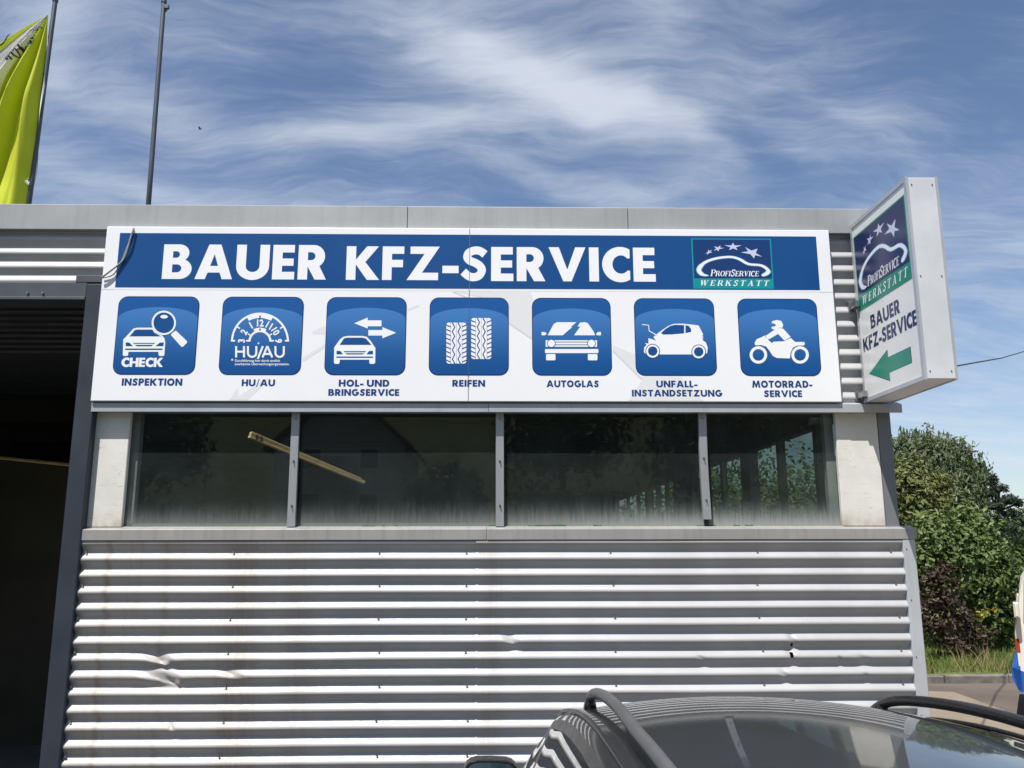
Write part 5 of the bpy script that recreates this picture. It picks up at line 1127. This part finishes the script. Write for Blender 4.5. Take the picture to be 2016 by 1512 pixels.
dr_ = MB(); dv = [(.10, -hw-.006, .34), (1.15, -hw-.006, .34), (1.15, -hw-.006, 1.12), (.10, -hw-.006, 1.12)]
dr_.add(dv+[(a, b_-.012, c_) for a, b_, c_ in dv], [(4, 5, 6, 7)]+[(i, 4+i, 4+(i+1) % 4, (i+1) % 4) for i in range(4)])
do_ = dr_.build('front_door', 'van_cream', van, local=True)
MB().box(.13, .19, -hw-.024, -hw-.0185, .50, .68).build('door_pocket', 'car_black_trim', do_, local=True)
MB().box(.13, .18, -hw-.026, -hw-.0185, .95, .98).build('handle', 'car_black_trim', do_, local=True)
MB().box(.3, 4.6, -.7, .7, .30, .38).build('underbody', 'car_black_trim', van, local=True)

# ------------------------------------------------------------------ across the road behind the camera (seen mirrored in the panes)
hz = hill_z(-8, -38)
hs = empty('house', (-8.5, -40, hz-.6), 'pale plastered house with tiled gable roof mirrored in the window pane', 'house')
hx0, hx1, hy0, hy1, h0, h1 = -11.5, -5.0, -46, -38, hz-1.5, hz+4.2
MB().add([(hx0, hy1, h0), (hx1, hy1, h0), (hx1, hy1, h1), ((hx0+hx1)/2, hy1, h1+3), (hx0, hy1, h1), (hx0, hy0, h0), (hx1, hy0, h0), (hx1, hy0, h1), ((hx0+hx1)/2, hy0, h1+3), (hx0, hy0, h1)],
         [(0, 4, 3, 2, 1), (5, 6, 7, 8, 9), (1, 2, 7, 6), (0, 5, 9, 4)]).build('wall', 'house_plaster', hs)
rf = MB(); cx = (hx0+hx1)/2
for sx, xe in ((-1, hx0-.5), (1, hx1+.5)):
    rf.add([(cx, hy1+.5, h1+3.08), (xe, hy1+.5, h1-.35), (xe, hy0-.5, h1-.35), (cx, hy0-.5, h1+3.08), (cx, hy1+.5, h1+3.28), (xe, hy1+.5, h1-.15), (xe, hy0-.5, h1-.15), (cx, hy0-.5, h1+3.28)], [(0, 1, 2, 3), (4, 7, 6, 5), (0, 4, 5, 1), (2, 6, 7, 3), (1, 5, 6, 2)])
rf.build('roof', 'roof_tile', hs)
for xw, zw in ((-9.8, h0+2.0), (-6.8, h0+2.0), (-9.8, h0+4.3), (-6.8, h0+4.3)):
    w_ = MB().box(xw-.55, xw+.55, hy1, hy1+.06, zw, zw+1.2).build('window', 'sign_white', hs); MB().box(xw-.45, xw+.45, hy1+.05, hy1+.07, zw+.1, zw+1.1).build('pane', 'dark_pane', w_)
i = 0
for x_, y_, s_, lab in ((-20, -42, 3.4, 'garden tree beside the plastered house, behind the viewer'), (-2.5, -34, 1.6, 'smallest garden tree, in front of the plastered house'), (4, -44, 3.6, 'spreading tree mirrored in the third window pane'), (12, -40, 3.2, 'round tree mirrored in the last window pane'), (20, -44, 3.8, 'tallest tree on the slope opposite the sign'), (-30, -46, 4, 'widest tree on the slope beyond the plastered house')):
    z_ = hill_z(x_, y_); plant('garden_tree', (x_, y_, z_-.1), [((x_, y_, z_+s_*1.3), (s_, s_*.8, s_), 1300), ((x_+s_*.5, y_, z_+s_*1.0), (s_*.7, s_*.6, s_*.7), 600), ((x_-s_*.5, y_, z_+s_*.9), (s_*.7, s_*.6, s_*.7), 600)], 'leaf_dark', .5, 1.8, .2, lab, 'tree', 'garden trees behind the viewer')
